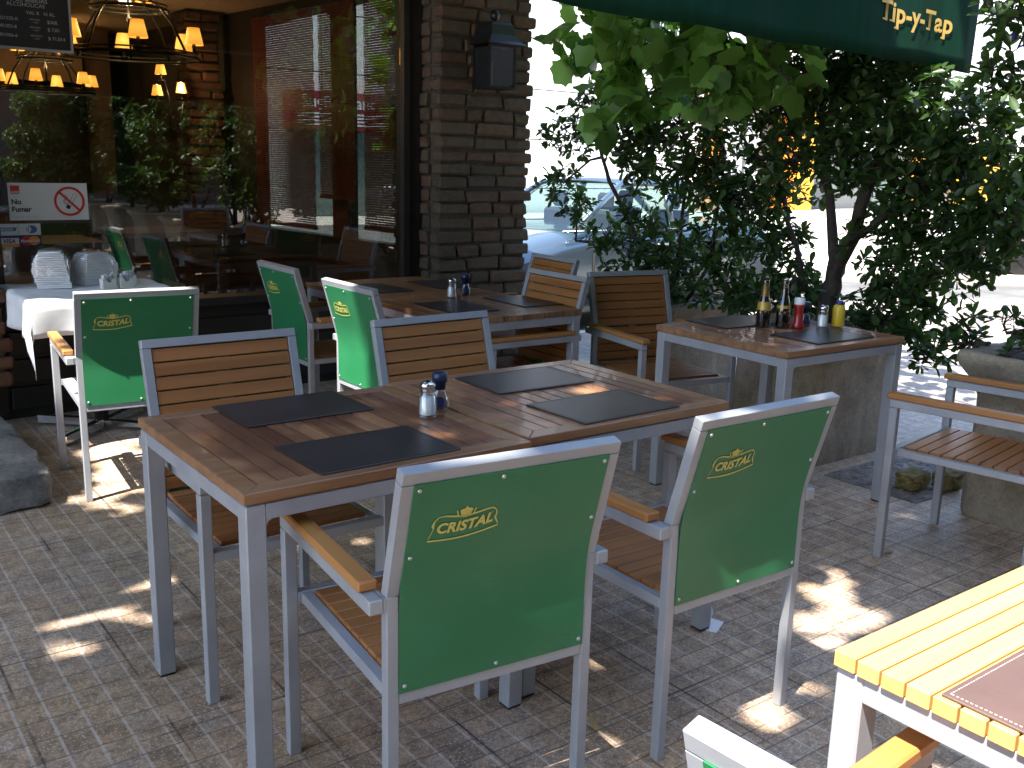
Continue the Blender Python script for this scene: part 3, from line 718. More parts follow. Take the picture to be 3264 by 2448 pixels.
def bottle(label, loc, foil, rz=0):
    t = thing('beer_bottle', label, 'bottle', loc, rz)
    mb = MB(); mb.lathe([(.029, 0), (.031, .004), (.031, .075), (.029, .10), (.022, .125), (.0155, .15), (.0135, .19), (.0145, .205), (.0125, .214)], 24); gl_ = mb.obj('glass', 'dark_bottle', t)
    if foil:
        mb = MB(); mb.lathe([(.0315, .078), (.0298, .10), (.0262, .115), (.0262, .1152)], 24, caps=False); mb.obj('label', 'gold_label', gl_)
        mb = MB(); mb.lathe([(.0195, .138), (.0162, .152), (.0142, .185), (.0142, .186)], 24, caps=False); mb.obj('foil', 'bottle_foil', gl_)
    else:
        mb = MB(); mb.lathe([(.0308, .090), (.0292, .103), (.0292, .1032)], 24, caps=False); mb.obj('label', 'gold_label', gl_)
    mb = MB(); mb.lathe([(.0115, .212), (.0145, .2125), (.0145, .219), (.0005, .2195)], 20); mb.obj('rim', 'black_rubber' if foil else 'chrome', t)
    return t
bottle('brown beer bottle with gold label and foil neck, leftmost on the right table', (3.462, 2.765, TH+.0008), True)
bottle('dark beer bottle with small gold label, beside the ketchup', (3.52, 2.705, TH+.0008), False)
t = thing('ketchup_bottle', 'red ketchup bottle with white cap on the shaded right table', 'bottle', (3.585, 2.672, TH+.001), .5)
mb = MB(); mb.lathe([(.026, 0), (.028, .004), (.027, .018), (.021, .03), (.0195, .06), (.021, .088), (.024, .10), (.023, .106)], 20); bd = mb.obj('body', 'ketchup_red', t)
mb = MB(); mb.lathe([(.0225, .105), (.0235, .107), (.0235, .130), (.021, .134), (.0005, .1345)], 20); mb.obj('cap', 'label_white', t)
mb = MB()
mb.prism([(-.0105, .036), (.0105, .036), (.0105, .062), (-.0105, .062)], .0215, .0225, axis=1, M=Matrix.Rotation(R(190), 4, 'Z')); mb.obj('label', 'label_white', bd)
mb = MB(); Mx = Matrix.Rotation(R(190), 4, 'Z')
for k in range(7): mb.prism([(-.0075, .041+k*.0026), (.0075, .041+k*.0026), (.0075, .0422+k*.0026), (-.0075, .0422+k*.0026)], .0225, .0229, axis=1, M=Mx)
mb.obj('barcode', 'ink_gray', bd)
t = thing('mustard_bottle', 'yellow squeeze bottle with blue cap on the shaded right table', 'bottle', (3.775, 2.60, ZC), 0)
mb = MB(); mb.lathe([(.0275, 0), (.0285, .003), (.0275, .05), (.0275, .078), (.024, .090), (.0155, .097)], 24); mb.obj('body', 'mustard_yellow', t)
mb = MB(); mb.lathe([(.0155, .0965), (.0160, .098), (.0150, .112), (.0135, .1135), (.0005, .1138)], 20); mb.obj('cap', 'cap_blue', t)

# paper under a table leg, dry leaves
g = rng(3); mb = MB(); P0 = Vector((2.245, 1.905, 0))
mb.prism([(-.035, -.03), (.045, -.035), (.055, .03), (-.03, .04)], 0, .0035, axis=2, M=Matrix.Translation(P0) @ Matrix.Rotation(.5, 4, 'Z'))
mb.prism([(-.02, 0), (.03, 0), (.035, .032), (-.005, .026)], -.0, .002, axis=1, M=Matrix.Translation(P0+Vector((.03, .03, .003))) @ Matrix.Rotation(.9, 4, 'Z') @ Matrix.Rotation(.4, 4, 'X'))
tag(mb.obj('paper_wedge', 'napkin'), 'folded white paper wedged under a leg of the long table', 'paper')
def dry(x, y, s, rz, lb, tilt=.35):
    mb = MB(); pts = [(0, 0), (-.30, .3), (-.28, .65), (0, 1), (.28, .65), (.30, .3)]
    Mx = Matrix.Translation((x, y, .004)) @ Matrix.Rotation(rz, 4, 'Z') @ Matrix.Rotation(tilt, 4, 'X')
    L_ = [Mx @ Vector((a*s, b_*s, .12*s*abs(a))) for a, b_ in pts]; m0 = Mx @ Vector((0, .5*s, -.01*s))
    mb.bm.faces.new([mb.bm.verts.new(p) for p in (L_[0], m0, L_[3], L_[2], L_[1])]); mb.bm.faces.new([mb.bm.verts.new(p) for p in (L_[0], L_[5], L_[4], L_[3], m0)])
    return tag(mb.obj('fallen_leaf', 'dry_leaf'), lb, 'leaf', 'dry leaves on the terrace floor')
dry(1.555, 1.66, .045, .4, 'pale dry leaf on the floor between the two near green chairs', .8)
dry(3.93, 1.30, .06, 1.2, 'yellow dry leaf on the floor near the right planter')
dry(3.30, 1.95, .05, 2.2, 'small brown leaf on the floor in front of the right chair', .2)

# ================================================================== RESTAURANT
GY = 5.75
def brickwork(mb, x0, x1, y0, y1, z0, z1, seed, ch=.088, sides='frl', jit=.012):
    g = random.Random(seed); z = z0
    while z < z1-.02:
        h = min(ch-.014+g.uniform(-.006, .006), z1-z-.002)
        x = x0+g.uniform(-.012, .006)
        while x < x1-.03:
            l = g.uniform(.13, .29); e = x+l
            if e > x1-.08: e = x1+g.uniform(-.022, .026)
            yj = y0+g.uniform(-jit*1.5, jit*.3); dz = g.uniform(-.005, .005)
            mb.box(x, e, yj, yj+.10, z+dz, z+dz+h+g.uniform(-.008, .004), M=None, bev=.012); x = e+.012
        for s_ in sides:
            if s_ == 'f': continue
            y = y0+.115+g.uniform(0, .03)
            while y < y1-.05:
                e = min(y+g.uniform(.13, .27), y1); j = g.uniform(-.008, .014)
                if s_ == 'r': mb.box(x1-.1, x1+j, y, e, z, z+h, bev=.007)
                else: mb.box(x0-j, x0+.1, y, e, z, z+h, bev=.007)
                y = e+.012
        z += h+.014
    from mathutils import noise as mn_
    for v in mb.bm.verts:
        q = v.co*16; v.co += Vector((mn_.noise(q), mn_.noise(q+Vector((7, 0, 0))), mn_.noise(q+Vector((0, 9, 0)))))*.010 + Vector((mn_.noise(v.co*55), mn_.noise(v.co*55+Vector((3, 3, 3))), 0))*.004
pil = thing('brick_pillar', 'rough brick pillar at the corner of the restaurant carrying the wall lantern', 'pillar')
mb = MB(); brickwork(mb, 3.50, 4.235, 5.50, 6.10, 0, 3.3, 11); mb.obj('brickwork', 'brick', pil)
mb = MB(); mb.box(3.52, 4.215, 5.518, 6.10, 0, 3.3); mb.obj('mortar', 'mortar', pil)
pil2 = thing('brick_pillar', 'red brick pillar at the left edge above the rough stone block', 'pillar')
mb = MB(); brickwork(mb, .25, .875, 5.42, 5.7, .25, 3.3, 12, sides='fr'); mb.obj('brickwork', 'inner_brick', pil2)
mb = MB(); mb.box(.27, .86, 5.44, 5.7, .25, 3.3); mb.obj('mortar', 'mortar', pil2)
# stone block
bm = bmesh.new(); bmesh.ops.create_cube(bm, size=1); bmesh.ops.subdivide_edges(bm, edges=bm.edges[:], cuts=24, use_grid_fill=True)
from mathutils import noise as mn
for v in bm.verts:
    p = Vector((.27+v.co.x*1.04, 4.76+v.co.y*1.20, .075+v.co.z*.155))
    k = Vector((abs(v.co.x)*2, abs(v.co.y)*2, abs(v.co.z)*2)); edge = sorted(k)[1]
    rnd = max(0, edge-.9)*.25
    n = v.co.normalized(); p += n*(mn.fractal(p*5, 1, 2, 4)*.022 + mn.fractal(p*22, 1, 2, 3)*.010 - rnd*.6); p.z = max(p.z, .0)
    v.co = p
me = bpy.data.meshes.new('stone_block'); bm.to_mesh(me); bm.free(); me.materials.append(MATS['stone']); me.polygons.foreach_set('use_smooth', [True]*len(me.polygons))
o = bpy.data.objects.new('stone_block', me); C.objects.link(o); tag(o, 'rough pitted grey stone block on the floor at the left edge', 'stone')

rest = thing('restaurant', 'dark restaurant front with large window, dining room lit by shaded lamps behind it', 'building')
mb = MB(); mb.box(-6, .25, 5.6, 5.8, 0, 3.6); mb.box(.25, .90, 5.70, 5.85, 0, 3.3); mb.box(.90, 3.5, 5.72, 5.86, 0, .55); mb.box(-6, 4.3, 5.6, 5.9, 3.3, 6.5)
mb.obj('wall', 'dark_wall', rest)
mb = MB()
for z in (.05, .20, .35): mb.box(.92, 3.48, 5.700, 5.718, z, z+.125, bev=.004)
mb.obj('plinth_boards', 'dark_wall', rest)
win = bpy.data.objects.new('window', None); C.objects.link(win); win.parent = rest
mb = MB(); mb.box(.90, 3.49, 5.66, 5.84, .552, .60, bev=.004); mb.obj('sill', 'window_frame', win)
mb = MB(); mb.box(.902, .935, 5.70, 5.80, .602, 3.28); mb.box(3.355, 3.40, 5.70, 5.80, .602, 3.28); mb.box(3.405, 3.498, 5.72, 5.80, .602, 3.28); mb.box(.936, 3.354, 5.70, 5.80, 2.98, 3.28)
mb.obj('frame', 'window_frame', win)
mb = MB(); mb.box(.937, 3.353, 5.748, 5.752, .602, 2.978); mb.obj('pane', 'window_glass', win)
# room shell
def PX(y): return 4.10-.09*(y-GY)
mb = MB(); mb.box(-3, 4.3, 5.86, 16.2, -.1, -.01); mb.obj('room_floor', 'inner_floor', rest)
mb = MB(); mb.box(-3, 4.4, 5.86, 16.2, 2.76, 2.9); mb.obj('ceiling', 'ceiling_paint', rest)
mb = MB(); mb.box(-3.1, 3.6, 15.6, 15.8, 0, 2.75); mb.box(-3.2, -3, 5.9, 15.8, 0, 2.75); mb.box(2.2, 3.4, 12.9, 13.05, .0, 2.2); mb.obj('back_wall', 'inner_dark', rest)
mb = MB(); mb.box(-1, 3.06, 12.5, 12.65, 2.20, 2.755); mb.obj('ceiling_beam', 'wall_paint', rest)
mb = MB(); mb.box(3.10, 3.26, 12.1, 12.6, .9, 2.755); mb.obj('corner_post', 'post_brown', rest)
# side wall of the room, with its own windows
def side(mb, ya, yb, z0, z1, th=.12, off=0.0):
    xa, xb = PX(ya)+off, PX(yb)+off
    mb.prism([(xa, ya), (xb, yb), (xb+th, yb), (xa+th, ya)], z0, z1, axis=2)
mb = MB(); side(mb, 6.12, 15.5, 0, .75); side(mb, 6.12, 15.5, 2.68, 2.755); mb.obj('side_wall', 'inner_dark', rest)
mb = MB(); side(mb, 9.2, 15.5, .75, 2.68); mb.obj('side_wall', 'inner_dark', rest)
for (a, b_) in ((7.62, 7.86), (6.14, 6.5)):
    mb = MB(); side(mb, a, b_, .751, 2.679, .1); mb.obj('mullion', 'blind_wood', rest)
mb = MB(); brickwork(mb, 3.30, 3.62, 9.62, 10.0, 0, 2.75, 21, sides='fl'); mb.obj('inner_pillar', 'inner_brick', rest)
mb = MB(); mb.box(3.32, 3.61, 9.64, 9.98, 0, 2.75); mb.obj('inner_pillar_core', 'mortar', rest)
for a, b_ in ((6.5, 7.62), (7.86, 9.2)):
    mb = MB(); side(mb, a, b_, .752, 2.678, .006, .04); mb.obj('side_pane', 'dimming_glass', rest)
# blinds hanging in the side windows
def blind(y0, y1, zb, lb):
    t = thing('blind', lb, 'blind', group='woven wooden blinds inside the side windows')
    mb = MB(); off = -.05; z = zb+.03
    while z < 2.66:
        xa, xb = PX(y0)+off, PX(y1)+off; wv = .006*math.sin(z*37)
        mb.prism([(xa, y0+wv), (xb, y1+wv), (xb+.003, y1+wv), (xa+.003, y0+wv)], z, z+.0150, axis=2); z += .0195
    mb.obj('slats', 'blind_slats', t)
    mb = MB(); n = int((y1-y0)/.05)
    for k in range(n+1):
        y = y0+(y1-y0)*k/n; x = PX(y)+off-.003; mb.box(x-.002, x, y-.002, y+.002, zb+.02, 2.67)
    mb.obj('cords', 'blind_wood', t)
    mb = MB(); xa, xb = PX(y0)+off, PX(y1)+off; mb.prism([(xa-.01, y0-.01), (xb-.01, y1+.01), (xb+.012, y1+.01), (xa+.012, y0-.01)], zb, zb+.03, axis=2); mb.obj('bottom_bar', 'blind_wood', t)
blind(8.05, 9.12, .80, 'left woven brown blind, hanging below the others inside the restaurant window')
blind(7.42, 7.96, 1.08, 'middle woven brown blind, pulled up highest, with its bottom bar showing')
blind(6.85, 7.27, .85, 'right woven brown blind, nearest the brick pillar')
# downlights in the ceiling
for i, (x, y, lb) in enumerate([(3.0, 8.7, 'round ceiling light between the big chandelier and the blinds'), (2.75, 9.6, 'round ceiling light just right of the big chandelier'), (2.4, 10.9, 'small ceiling light seen under the ring of the big chandelier')]):
    mb = MB(); mb.lathe([(.045, 0), (.055, .002), (.055, .004)], 16, c=(x, y, 2.752)); t_ = tag(mb.obj('ceiling_light', 'downlight'), lb, 'ceiling light', 'recessed ceiling lights')
# chandeliers
def lamp(parent, M0, s=1.0, first={}):
    e = bpy.data.objects.new('lamp', None); C.objects.link(e); e.parent = parent; e.matrix_local = M0
    mb = MB(); mb.lathe([(.066*s, 0), (.042*s, .115*s)], 16, caps=False); o1 = mb.obj('lamp_shade', 'lamp_shade', e)
    mb = MB(); mb.lathe([(.012, -.05), (.012, .04)], 10); mb.lathe([(.03, -.055), (.03, -.05)], 10); mb.obj('candle', 'black_metal', e)
    mb = MB(); mb.lathe([(.008, .04), (.02, .06), (.018, .085), (.002, .1)], 10); mb.obj('bulb', 'bulb', e)
def chandelier(loc, lb, rot, n=6, R1=.46, R2=.26):
    t = thing('chandelier', lb, 'chandelier', loc, rot, 'iron ring chandeliers in the dining room')
    mb = MB()
    for rr, z in ((R1, 0), (R2, .32)):
        pts = [(rr*math.cos(2*math.pi*k/32), rr*math.sin(2*math.pi*k/32), z) for k in range(33)]
        mb.tube(pts, .012, 6); mb.tube([(p[0], p[1], p[2]+.03) for p in pts], .006, 5)
    mb.obj('ring', 'black_metal', t)
    mb = MB()
    for k in range(4):
        a = math.pi/2*k+.3; mb.tube([(R1*math.cos(a), R1*math.sin(a), 0), (.36*math.cos(a), .36*math.sin(a), .2), (R2*math.cos(a), R2*math.sin(a), .32), (0, 0, .5)], .009, 6)
    mb.tube([(0, 0, -.02), (0, 0, .5), (0, 0, 2.76-loc[2])], .009, 6); mb.obj('hanger', 'black_metal', t)
    for k in range(n): a = 2*math.pi*k/n; lamp(t, Matrix.Translation((R1*math.cos(a), R1*math.sin(a), .085)))
    for k in range(3): a = 2*math.pi*k/3+.5; lamp(t, Matrix.Translation((R2*math.cos(a), R2*math.sin(a), .405)))
    L_ = bpy.data.lights.new('glow', 'POINT'); L_.energy = 5; L_.color = (1, .62, .28); L_.shadow_soft_size = .02
    lo_ = bpy.data.objects.new('glow', L_); C.objects.link(lo_); lo_.parent = t; lo_.location = (0, 0, .25)
    return t
chandelier((2.17, 7.50, 2.095), 'large nearer chandelier whose ring cuts across the top of the restaurant window', .35)
chandelier((2.44, 11.45, 2.02), 'smaller farther chandelier at the left, below the black price board', .1)
def sconce(loc):
    t = thing('wall_lamp', 'three armed wall lamp with shades beside the inner brick pillar', 'wall lamp', loc)
    mb = MB(); mb.tube([(0, 0, -.25), (-.10, -.03, -.30), (-.15, -.05, -.1), (-.12, -.05, 0)], .008, 6); mb.tube([(0, 0, -.25), (.06, -.1, -.3), (.09, -.12, -.02)], .008, 6); mb.tube([(0, 0, -.3), (0, -.02, .0), (-.05, -.05, .18)], .008, 6); mb.obj('arm', 'black_metal', t)
    lamp(t, Matrix.Translation((-.12, -.05, .03)), .8); lamp(t, Matrix.Translation((.08, -.12, .06)), .8); lamp(t, Matrix.Translation((-.08, -.05, .22)), .8)
    L_ = bpy.data.lights.new('glow', 'POINT'); L_.energy = 2.2; L_.color = (1, .6, .28); L_.shadow_soft_size = .02
    lo_ = bpy.data.objects.new('glow', L_); C.objects.link(lo_); lo_.parent = t; lo_.location = (.05, -.2, .1)
sconce((3.10, 9.60, 1.92))
# dark furniture inside
for i, (x, y) in enumerate(((1.6, 8.2), (2.7, 9.0), (1.2, 10.4))):
    mb = MB(); mb.box(x-.4, x+.4, y-.4, y+.4, .72, .76); mb.box(x-.05, x+.05, y-.05, y+.05, 0, .72)
    tag(mb.obj('dining_table', 'inner_dark'), ('dark dining table just behind the window', 'dark dining table near the blinds', 'dark dining table deep in the room')[i], 'table')

# signs on the glass
def lettering(parent, mat, items, name='lettering'):
    mb = MB()
    for body, x, z, size, off in items:
        me = text_mesh(body, size, offset=off); mb.mesh(me, Matrix.Translation((x, 0, z)) @ Matrix.Rotation(R(90), 4, 'X'))
    return mb.obj(name, mat, parent)
SY = 5.742
bd = thing('notice_board', 'black price board with pale letters and grey frame at the top left window corner', 'sign', (.90, SY, 1.94))
mb = MB(); mb.box(.0, .452, -.006, 0, 0, .262); mb.obj('panel', 'board_black', bd)
mb = MB()
for a in ((-.006, .459, -.011, .001, -.014, .0), (-.006, .459, -.011, .001, .262, .272), (.4525, .4645, -.0111, .0011, -.0138, .2715)): mb.box(*a, bev=.001)
mb.obj('frame', 'board_frame', bd)
o = lettering(bd, 'board_letter', [('EXPENDIO DE BEBIDAS', .058, .222, .0285, .0), ('ALCOHOLICAS', .160, .199, .0265, .0), ('VAL R   N AL', .248, .163, .024, .0), ('ROL Nº221525-K', .045, .128, .0225, .0), ('ROL Nº40.055-8', .045, .090, .0225, .0), ('GIRO Nº401056-6', .028, .047, .0225, .0),
    ('REST.COM.', .262, .136, .0105, 0), ('1 CAT.', .275, .122, .0105, 0), ('REST.DIUR.', .262, .098, .0105, 0), ('1 CAT.', .275, .084, .0105, 0), ('REST.NOCT.', .262, .057, .0105, 0), ('1 CAT.', .275, .043, .0105, 0), ('$368.', .345, .125, .0235, 0), ('$ 7,01', .345, .088, .0235, 0), ('$ 71,014', .345, .045, .0235, 0)])
o.location = (0, -.0068, 0)
ns = thing('no_smoking_sign', 'white No Fumar sign with crossed out cigarette on the window', 'sign', (.992, SY, 1.062))
mb = MB(); mb.box(0, .392, -.003, 0, 0, .195); mb.obj('panel', 'sign_white', ns)
lettering(ns, 'ink_black', [('No', .012, .085, .037, .0014), ('Fumar', .012, .046, .037, .0014)]).location = (0, -.0036, 0)
lettering(ns, 'ink_gray', [('Ley Nº 20.105', .018, .012, .020, 0)]).location = (0, -.0036, 0)
mb = MB(); mb.box(.012, .055, -.0045, -.0032, .138, .181); lg = mb.obj('logo', 'ink_red', ns)
lettering(lg, 'sign_white', [('ACHS', .0145, .1425, .0145, .0006)]).location = (0, -.0052, 0)
mb = MB(); cx, cz = .298, .099
ring_ = [(cx+.0715*math.cos(2*math.pi*k/48), cz+.0715*math.sin(2*math.pi*k/48)) for k in range(49)]; ribbon(mb, ring_, .0125)
ribbon(mb, [(cx-.047, cz+.047), (cx+.047, cz-.047)], .0115); mb.map(lambda c: (c.x, -.0052, c.y)); mb.obj('prohibition_ring', 'ink_red', ns)
mb = MB(); A = Vector((cx-.012, cz-.038)); B = Vector((cx+.032, cz+.036)); d = (B-A).normalized(); n_ = Vector((-d.y, d.x))*.0085
M_ = A+d*.020; ribbon(mb, [A, M_], .021)
ribbon(mb, [M_+n_, B+n_, B+d*.005, B-n_, M_-n_], .0018)
for k in (-1, 0, 1): ribbon(mb, [(cx-.015+.006*k, cz-.018), (cx-.028+.005*k, cz+.002), (cx-.010+.004*k, cz+.022), (cx-.026+.007*k, cz+.036+.003*k)], .0015)
mb.map(lambda c: (c.x, -.0042, c.y)); mb.obj('cigarette', 'ink_black', ns)
def card(x, z, w, h, lb, base):
    t = thing('card_sticker', lb, 'sticker', (x, SY, z), group='payment card stickers on the window'); mb = MB(); mb.box(0, w, -.0025, 0, 0, h); mb.obj('panel', base, t); return t
def disc(parent, name, mat, cx, cz, r, y, sx=1.0, half=None):
    mb = MB(); pts = [(cx+r*sx*math.cos(2*math.pi*k/28), y, cz+r*math.sin(2*math.pi*k/28)) for k in range(28)]; mb.poly(pts); return mb.obj(name, mat, parent)
c1 = card(1.028, .985, .108, .060, 'white card sticker with blue oval emblem under the no smoking sign', 'sign_white')
disc(c1, 'emblem', 'ink_blue', .062, .030, .021, -.0034, 1.35); disc(c1, 'emblem_disc', 'sign_white', .044, .030, .0175, -.0042); 
mb = MB(); mb.box(.038, .0415, -.0052, -.0046, .018, .042); mb.box(.0465, .050, -.0052, -.0046, .018, .042); mb.obj('emblem_bars', 'ink_blue', c1)
c2 = card(1.028, .925, .108, .059, 'navy card sticker with red and orange discs reading MasterCard', 'ink_navy')
disc(c2, 'red_disc', 'ink_red', .036, .030, .0245, -.0034, 1.15); disc(c2, 'orange_disc', 'ink_orange', .072, .030, .0245, -.0042, 1.15)
lettering(c2, 'sign_white', [('MasterCard', .006, .0235, .0195, .0005)]).location = (0, -.0052, 0)
c3 = card(.925, .985, .101, .060, 'pale card sticker reading MAGNA at the left edge', 'sign_white')
mb = MB(); mb.prism([(.0, .022), (.088, .022), (.096, .041), (.0, .041)], -.0045, -.003, axis=1); mb.obj('band', 'ink_blue', c3)
lettering(c3, 'sign_white', [('MAGNA', .010, .025, .0185, .0004)]).location = (0, -.0052, 0)
c4 = card(.925, .925, .101, .059, 'card sticker reading VISA with yellow lower band at the left edge', 'sign_white')
mb = MB(); mb.box(0, .101, -.0045, -.003, 0, .0155); mb.obj('lower_band', 'ink_orange', c4)
mb = MB(); mb.box(0, .101, -.0045, -.003, .046, .059); mb.obj('upper_band', 'ink_navy', c4)
mb = MB(); mb.mesh(text_mesh('VISA', .030, offset=.0008, shear=.25), Matrix.Translation((.022, -.0048, .0195)) @ Matrix.Rotation(R(90), 4, 'X')); mb.obj('lettering', 'ink_navy', c4)

# lantern on the pillar
ln = thing('wall_lantern', 'black metal wall lantern with ball finial on the brick pillar', 'lantern', (3.845, 5.475, 1.885)); ln.scale = (1.02, 1.05, 1.16)
w_, d_ = .105, .17
mb = MB()
mb.box(-w_, w_, -.012, 0, .0, .24); 
for sx in (-1, 1):
    x0, x1 = sorted((sx*w_, sx*(w_-.014))); mb.box(x0, x1, -d_, -d_+.014, 0.012, .232)
mb.box(-w_, w_, -d_, -.0125, 0, .0115); mb.box(-w_+.0145, w_-.0145, -d_, -d_+.013, .220, .232)
mb.obj('frame', 'black_metal', ln)
mb = MB(); mb.box(-w_+.0145, w_-.0145, -d_+.004, -d_+.007, .012, .219); gp = mb.obj('pane', 'window_glass', ln)
for sx in (-1, 1):
    mb = MB(); mb.box(*sorted((sx*(w_-.007), sx*(w_-.004))), -d_+.0145, -.0125, .012, .219); mb.obj('side_pane', 'black_metal', ln)
mb = MB(); mb.box(-w_+.01, w_-.01, -.016, -.013, .014, .215); mb.obj('reflector', 'lantern_glass_back', ln)
mb = MB(); prof = [(.150, .232), (.118, .252), (.095, .285), (.082, .335), (.072, .350)]
for (a0, z0_), (a1, z1_) in zip(prof, prof[1:]):
    b0, b1 = -d_/2-a0*.95, -d_/2-a1*.95; back = .0
    q0 = [(-a0, back), (-a0, b0), (a0, b0), (a0, back)]; q1 = [(-a1, back), (-a1, b1), (a1, b1), (a1, back)]
    for i in range(4):
        j = (i+1) % 4; mb.poly([(*q0[i], z0_), (*q0[j], z0_), (*q1[j], z1_), (*q1[i], z1_)])
a1 = prof[-1][0]; mb.poly([(-a1, 0, .35), (-a1, -d_/2-a1*.95, .35), (a1, -d_/2-a1*.95, .35), (a1, 0, .35)])
mb.poly([(-.15, 0, .232), (-.15, -d_/2-.1425, .232), (.15, -d_/2-.1425, .232), (.15, 0, .232)])
mb.obj('roof', 'black_metal', ln)
mb = MB(); mb.lathe([(.012, .35), (.012, .362), (.024, .37), (.031, .388), (.027, .408), (.012, .42), (.001, .423)], 20, c=(0, -d_/2+.01, 0)); mb.obj('finial', 'black_metal', ln)
mb = MB(); mb.tube([(-.03, -d_/2, .02), (-.03, -d_/2, .06)], .014, 10); mb.tube([(-.03, -d_/2, .06), (-.03, -d_/2, .15)], .016, 10); mb.obj('bulb', 'label_white', ln)

# awning
aw = thing('awning', 'dark green awning whose valance with gold lettering hangs across the top right', 'awning')
AY, AXL, AXR = 2.45, 1.42, 4.365
mb = MB(); nx, nz = 40, 8; vg = {}
for i in range(nx+1):
    for j in range(nz+1):
        u, v = i/nx, j/nz; x = AXL+(AXR-AXL)*u; z0_ = 1.903-.0145*(x-1.85)-.004*math.sin(x*9); z = z0_+(2.36-z0_)*v
        y = AY+.012*math.sin(x*6.5+v)*(1-v)+.006*math.sin(x*19)*(1-v)
        vg[i, j] = mb.bm.verts.new((x, y, z))
for i in range(nx):
    for j in range(nz): mb.bm.faces.new((vg[i, j], vg[i+1, j], vg[i+1, j+1], vg[i, j+1]))
val = mb.obj('valance', 'awning_cloth', aw, smooth_all=True)
sm = val.modifiers.new('s', 'SOLIDIFY'); sm.thickness = .003; sm.offset = 1
mb = MB(); mb.prism([(2.45, 2.362), (5.7, 3.22), (5.7, 3.235), (2.45, 2.377)], AXL, AXR, axis=0); mb.obj('canopy', 'awning_cloth', aw)
mb = MB()
for x in (AXL+.05, 2.9, AXR-.05): mb.tube([(x, 2.5, 2.345), (x, 5.68, 3.18)], .016, 8)
mb.tube([(AXL, 2.475, 2.335), (AXR, 2.475, 2.335)], .018, 8); mb.obj('frame', 'black_metal', aw)
# letters with slab serifs
mb = MB(); me = text_mesh('Tip-y-Tap', .118, offset=.0030, spacing=1.03); mb.mesh(me)
wmax = max(v.co.x for v in mb.bm.verts)
def serif(x0, x1, y): ribbon(mb, [(x0, y), (x1, y)], .012, .0003)
K = .118
xs_ = [v.co.x for v in mb.bm.verts]
mb.map(lambda c: (c.x*.545/wmax, c.y*.92, 0))
for x, y, ww in ((.026, .002, .030), (.0815, .002, .030), (.1195, -.022, .026), (.366, .002, .030), (.487, -.022, .026), (.062, .0, .0)):
    if ww: ribbon(mb, [(x-ww/2, y), (x+ww/2, y)], .007, .0004)
zt_ = 2.022
def onval(c):
    x = 3.625+c.x; z = zt_+c.y-.0145*c.x
    v_ = (z-1.87)/.49; y = AY+.012*math.sin(x*6.5+v_)*(1-v_)+.006*math.sin(x*19)*(1-v_)
    return (x, y-.0045-c.z, z)
mb.map(onval); mb.obj('lettering', 'awning_letter', val)

# ------------------------------------------------------------------ table with white cloth
ct = thing('pedestal_table', 'cloth covered side table with dark column and crossed metal feet', 'table', (1.27, 5.28, 0))
mb = MB(); mb.box(-.36, .36, -.36, .36, .705, .735); mb.obj('tabletop', 'inner_dark', ct)
mb = MB(); mb.tube([(0, 0, .05), (0, 0, .705)], .035, 12); mb.obj('column', 'black_metal', ct)
for k in range(4):
    mb = MB(); mb.box(.03, .36, -.02, .02, .02, .05, M=Matrix.Rotation(R(45+90*k), 4, 'Z'), bev=.004); mb.obj('foot', 'chrome', ct)
def cloth():
    n = 44; L_ = 1.02; mb = MB(); V = {}; g = random.Random(4); H = .735; hw = .375
    for i in range(n+1):
        for j in range(n+1):
            u = (i/n-.5)*L_*1.06; v = (j/n-.5)*L_*1.06
            a = R(1.5); 
            ox, oy = max(abs(u)-hw, 0), max(abs(v)-hw, 0); drop = math.hypot(ox, oy)*(1.28 if ox and oy else 1.0)
            x = max(-hw, min(hw, u)); y = max(-hw, min(hw, v)); sx = 1 if u > 0 else -1; sy = 1 if v > 0 else -1
            if ox: x += sx*(.006+.05*ox+.016*math.sin(v*17+1)*min(1, ox*6))
            if oy: y += sy*(.006+.04*oy+.018*math.sin(u*15+2)*min(1, oy*6))
            z = H+.004-drop+.002*math.sin(u*30+3*math.cos(v*13))
            if ox and oy and sy < 0 and sx < 0: z -= .06*min(1, ox*oy*60); 
            V[i, j] = mb.bm.verts.new((x, y, z))
    for i in range(n):
        for j in range(n): mb.bm.faces.new((V[i, j], V[i+1, j], V[i+1, j+1], V[i, j+1]))
    o = mb.obj('tablecloth', 'tablecloth', loc=(1.27, 5.28, 0), smooth_all=True); m_ = o.modifiers.new('s', 'SOLIDIFY'); m_.thickness = .002
    return tag(o, 'white patterned tablecloth hanging in a point over the side table', 'tablecloth')
cloth()
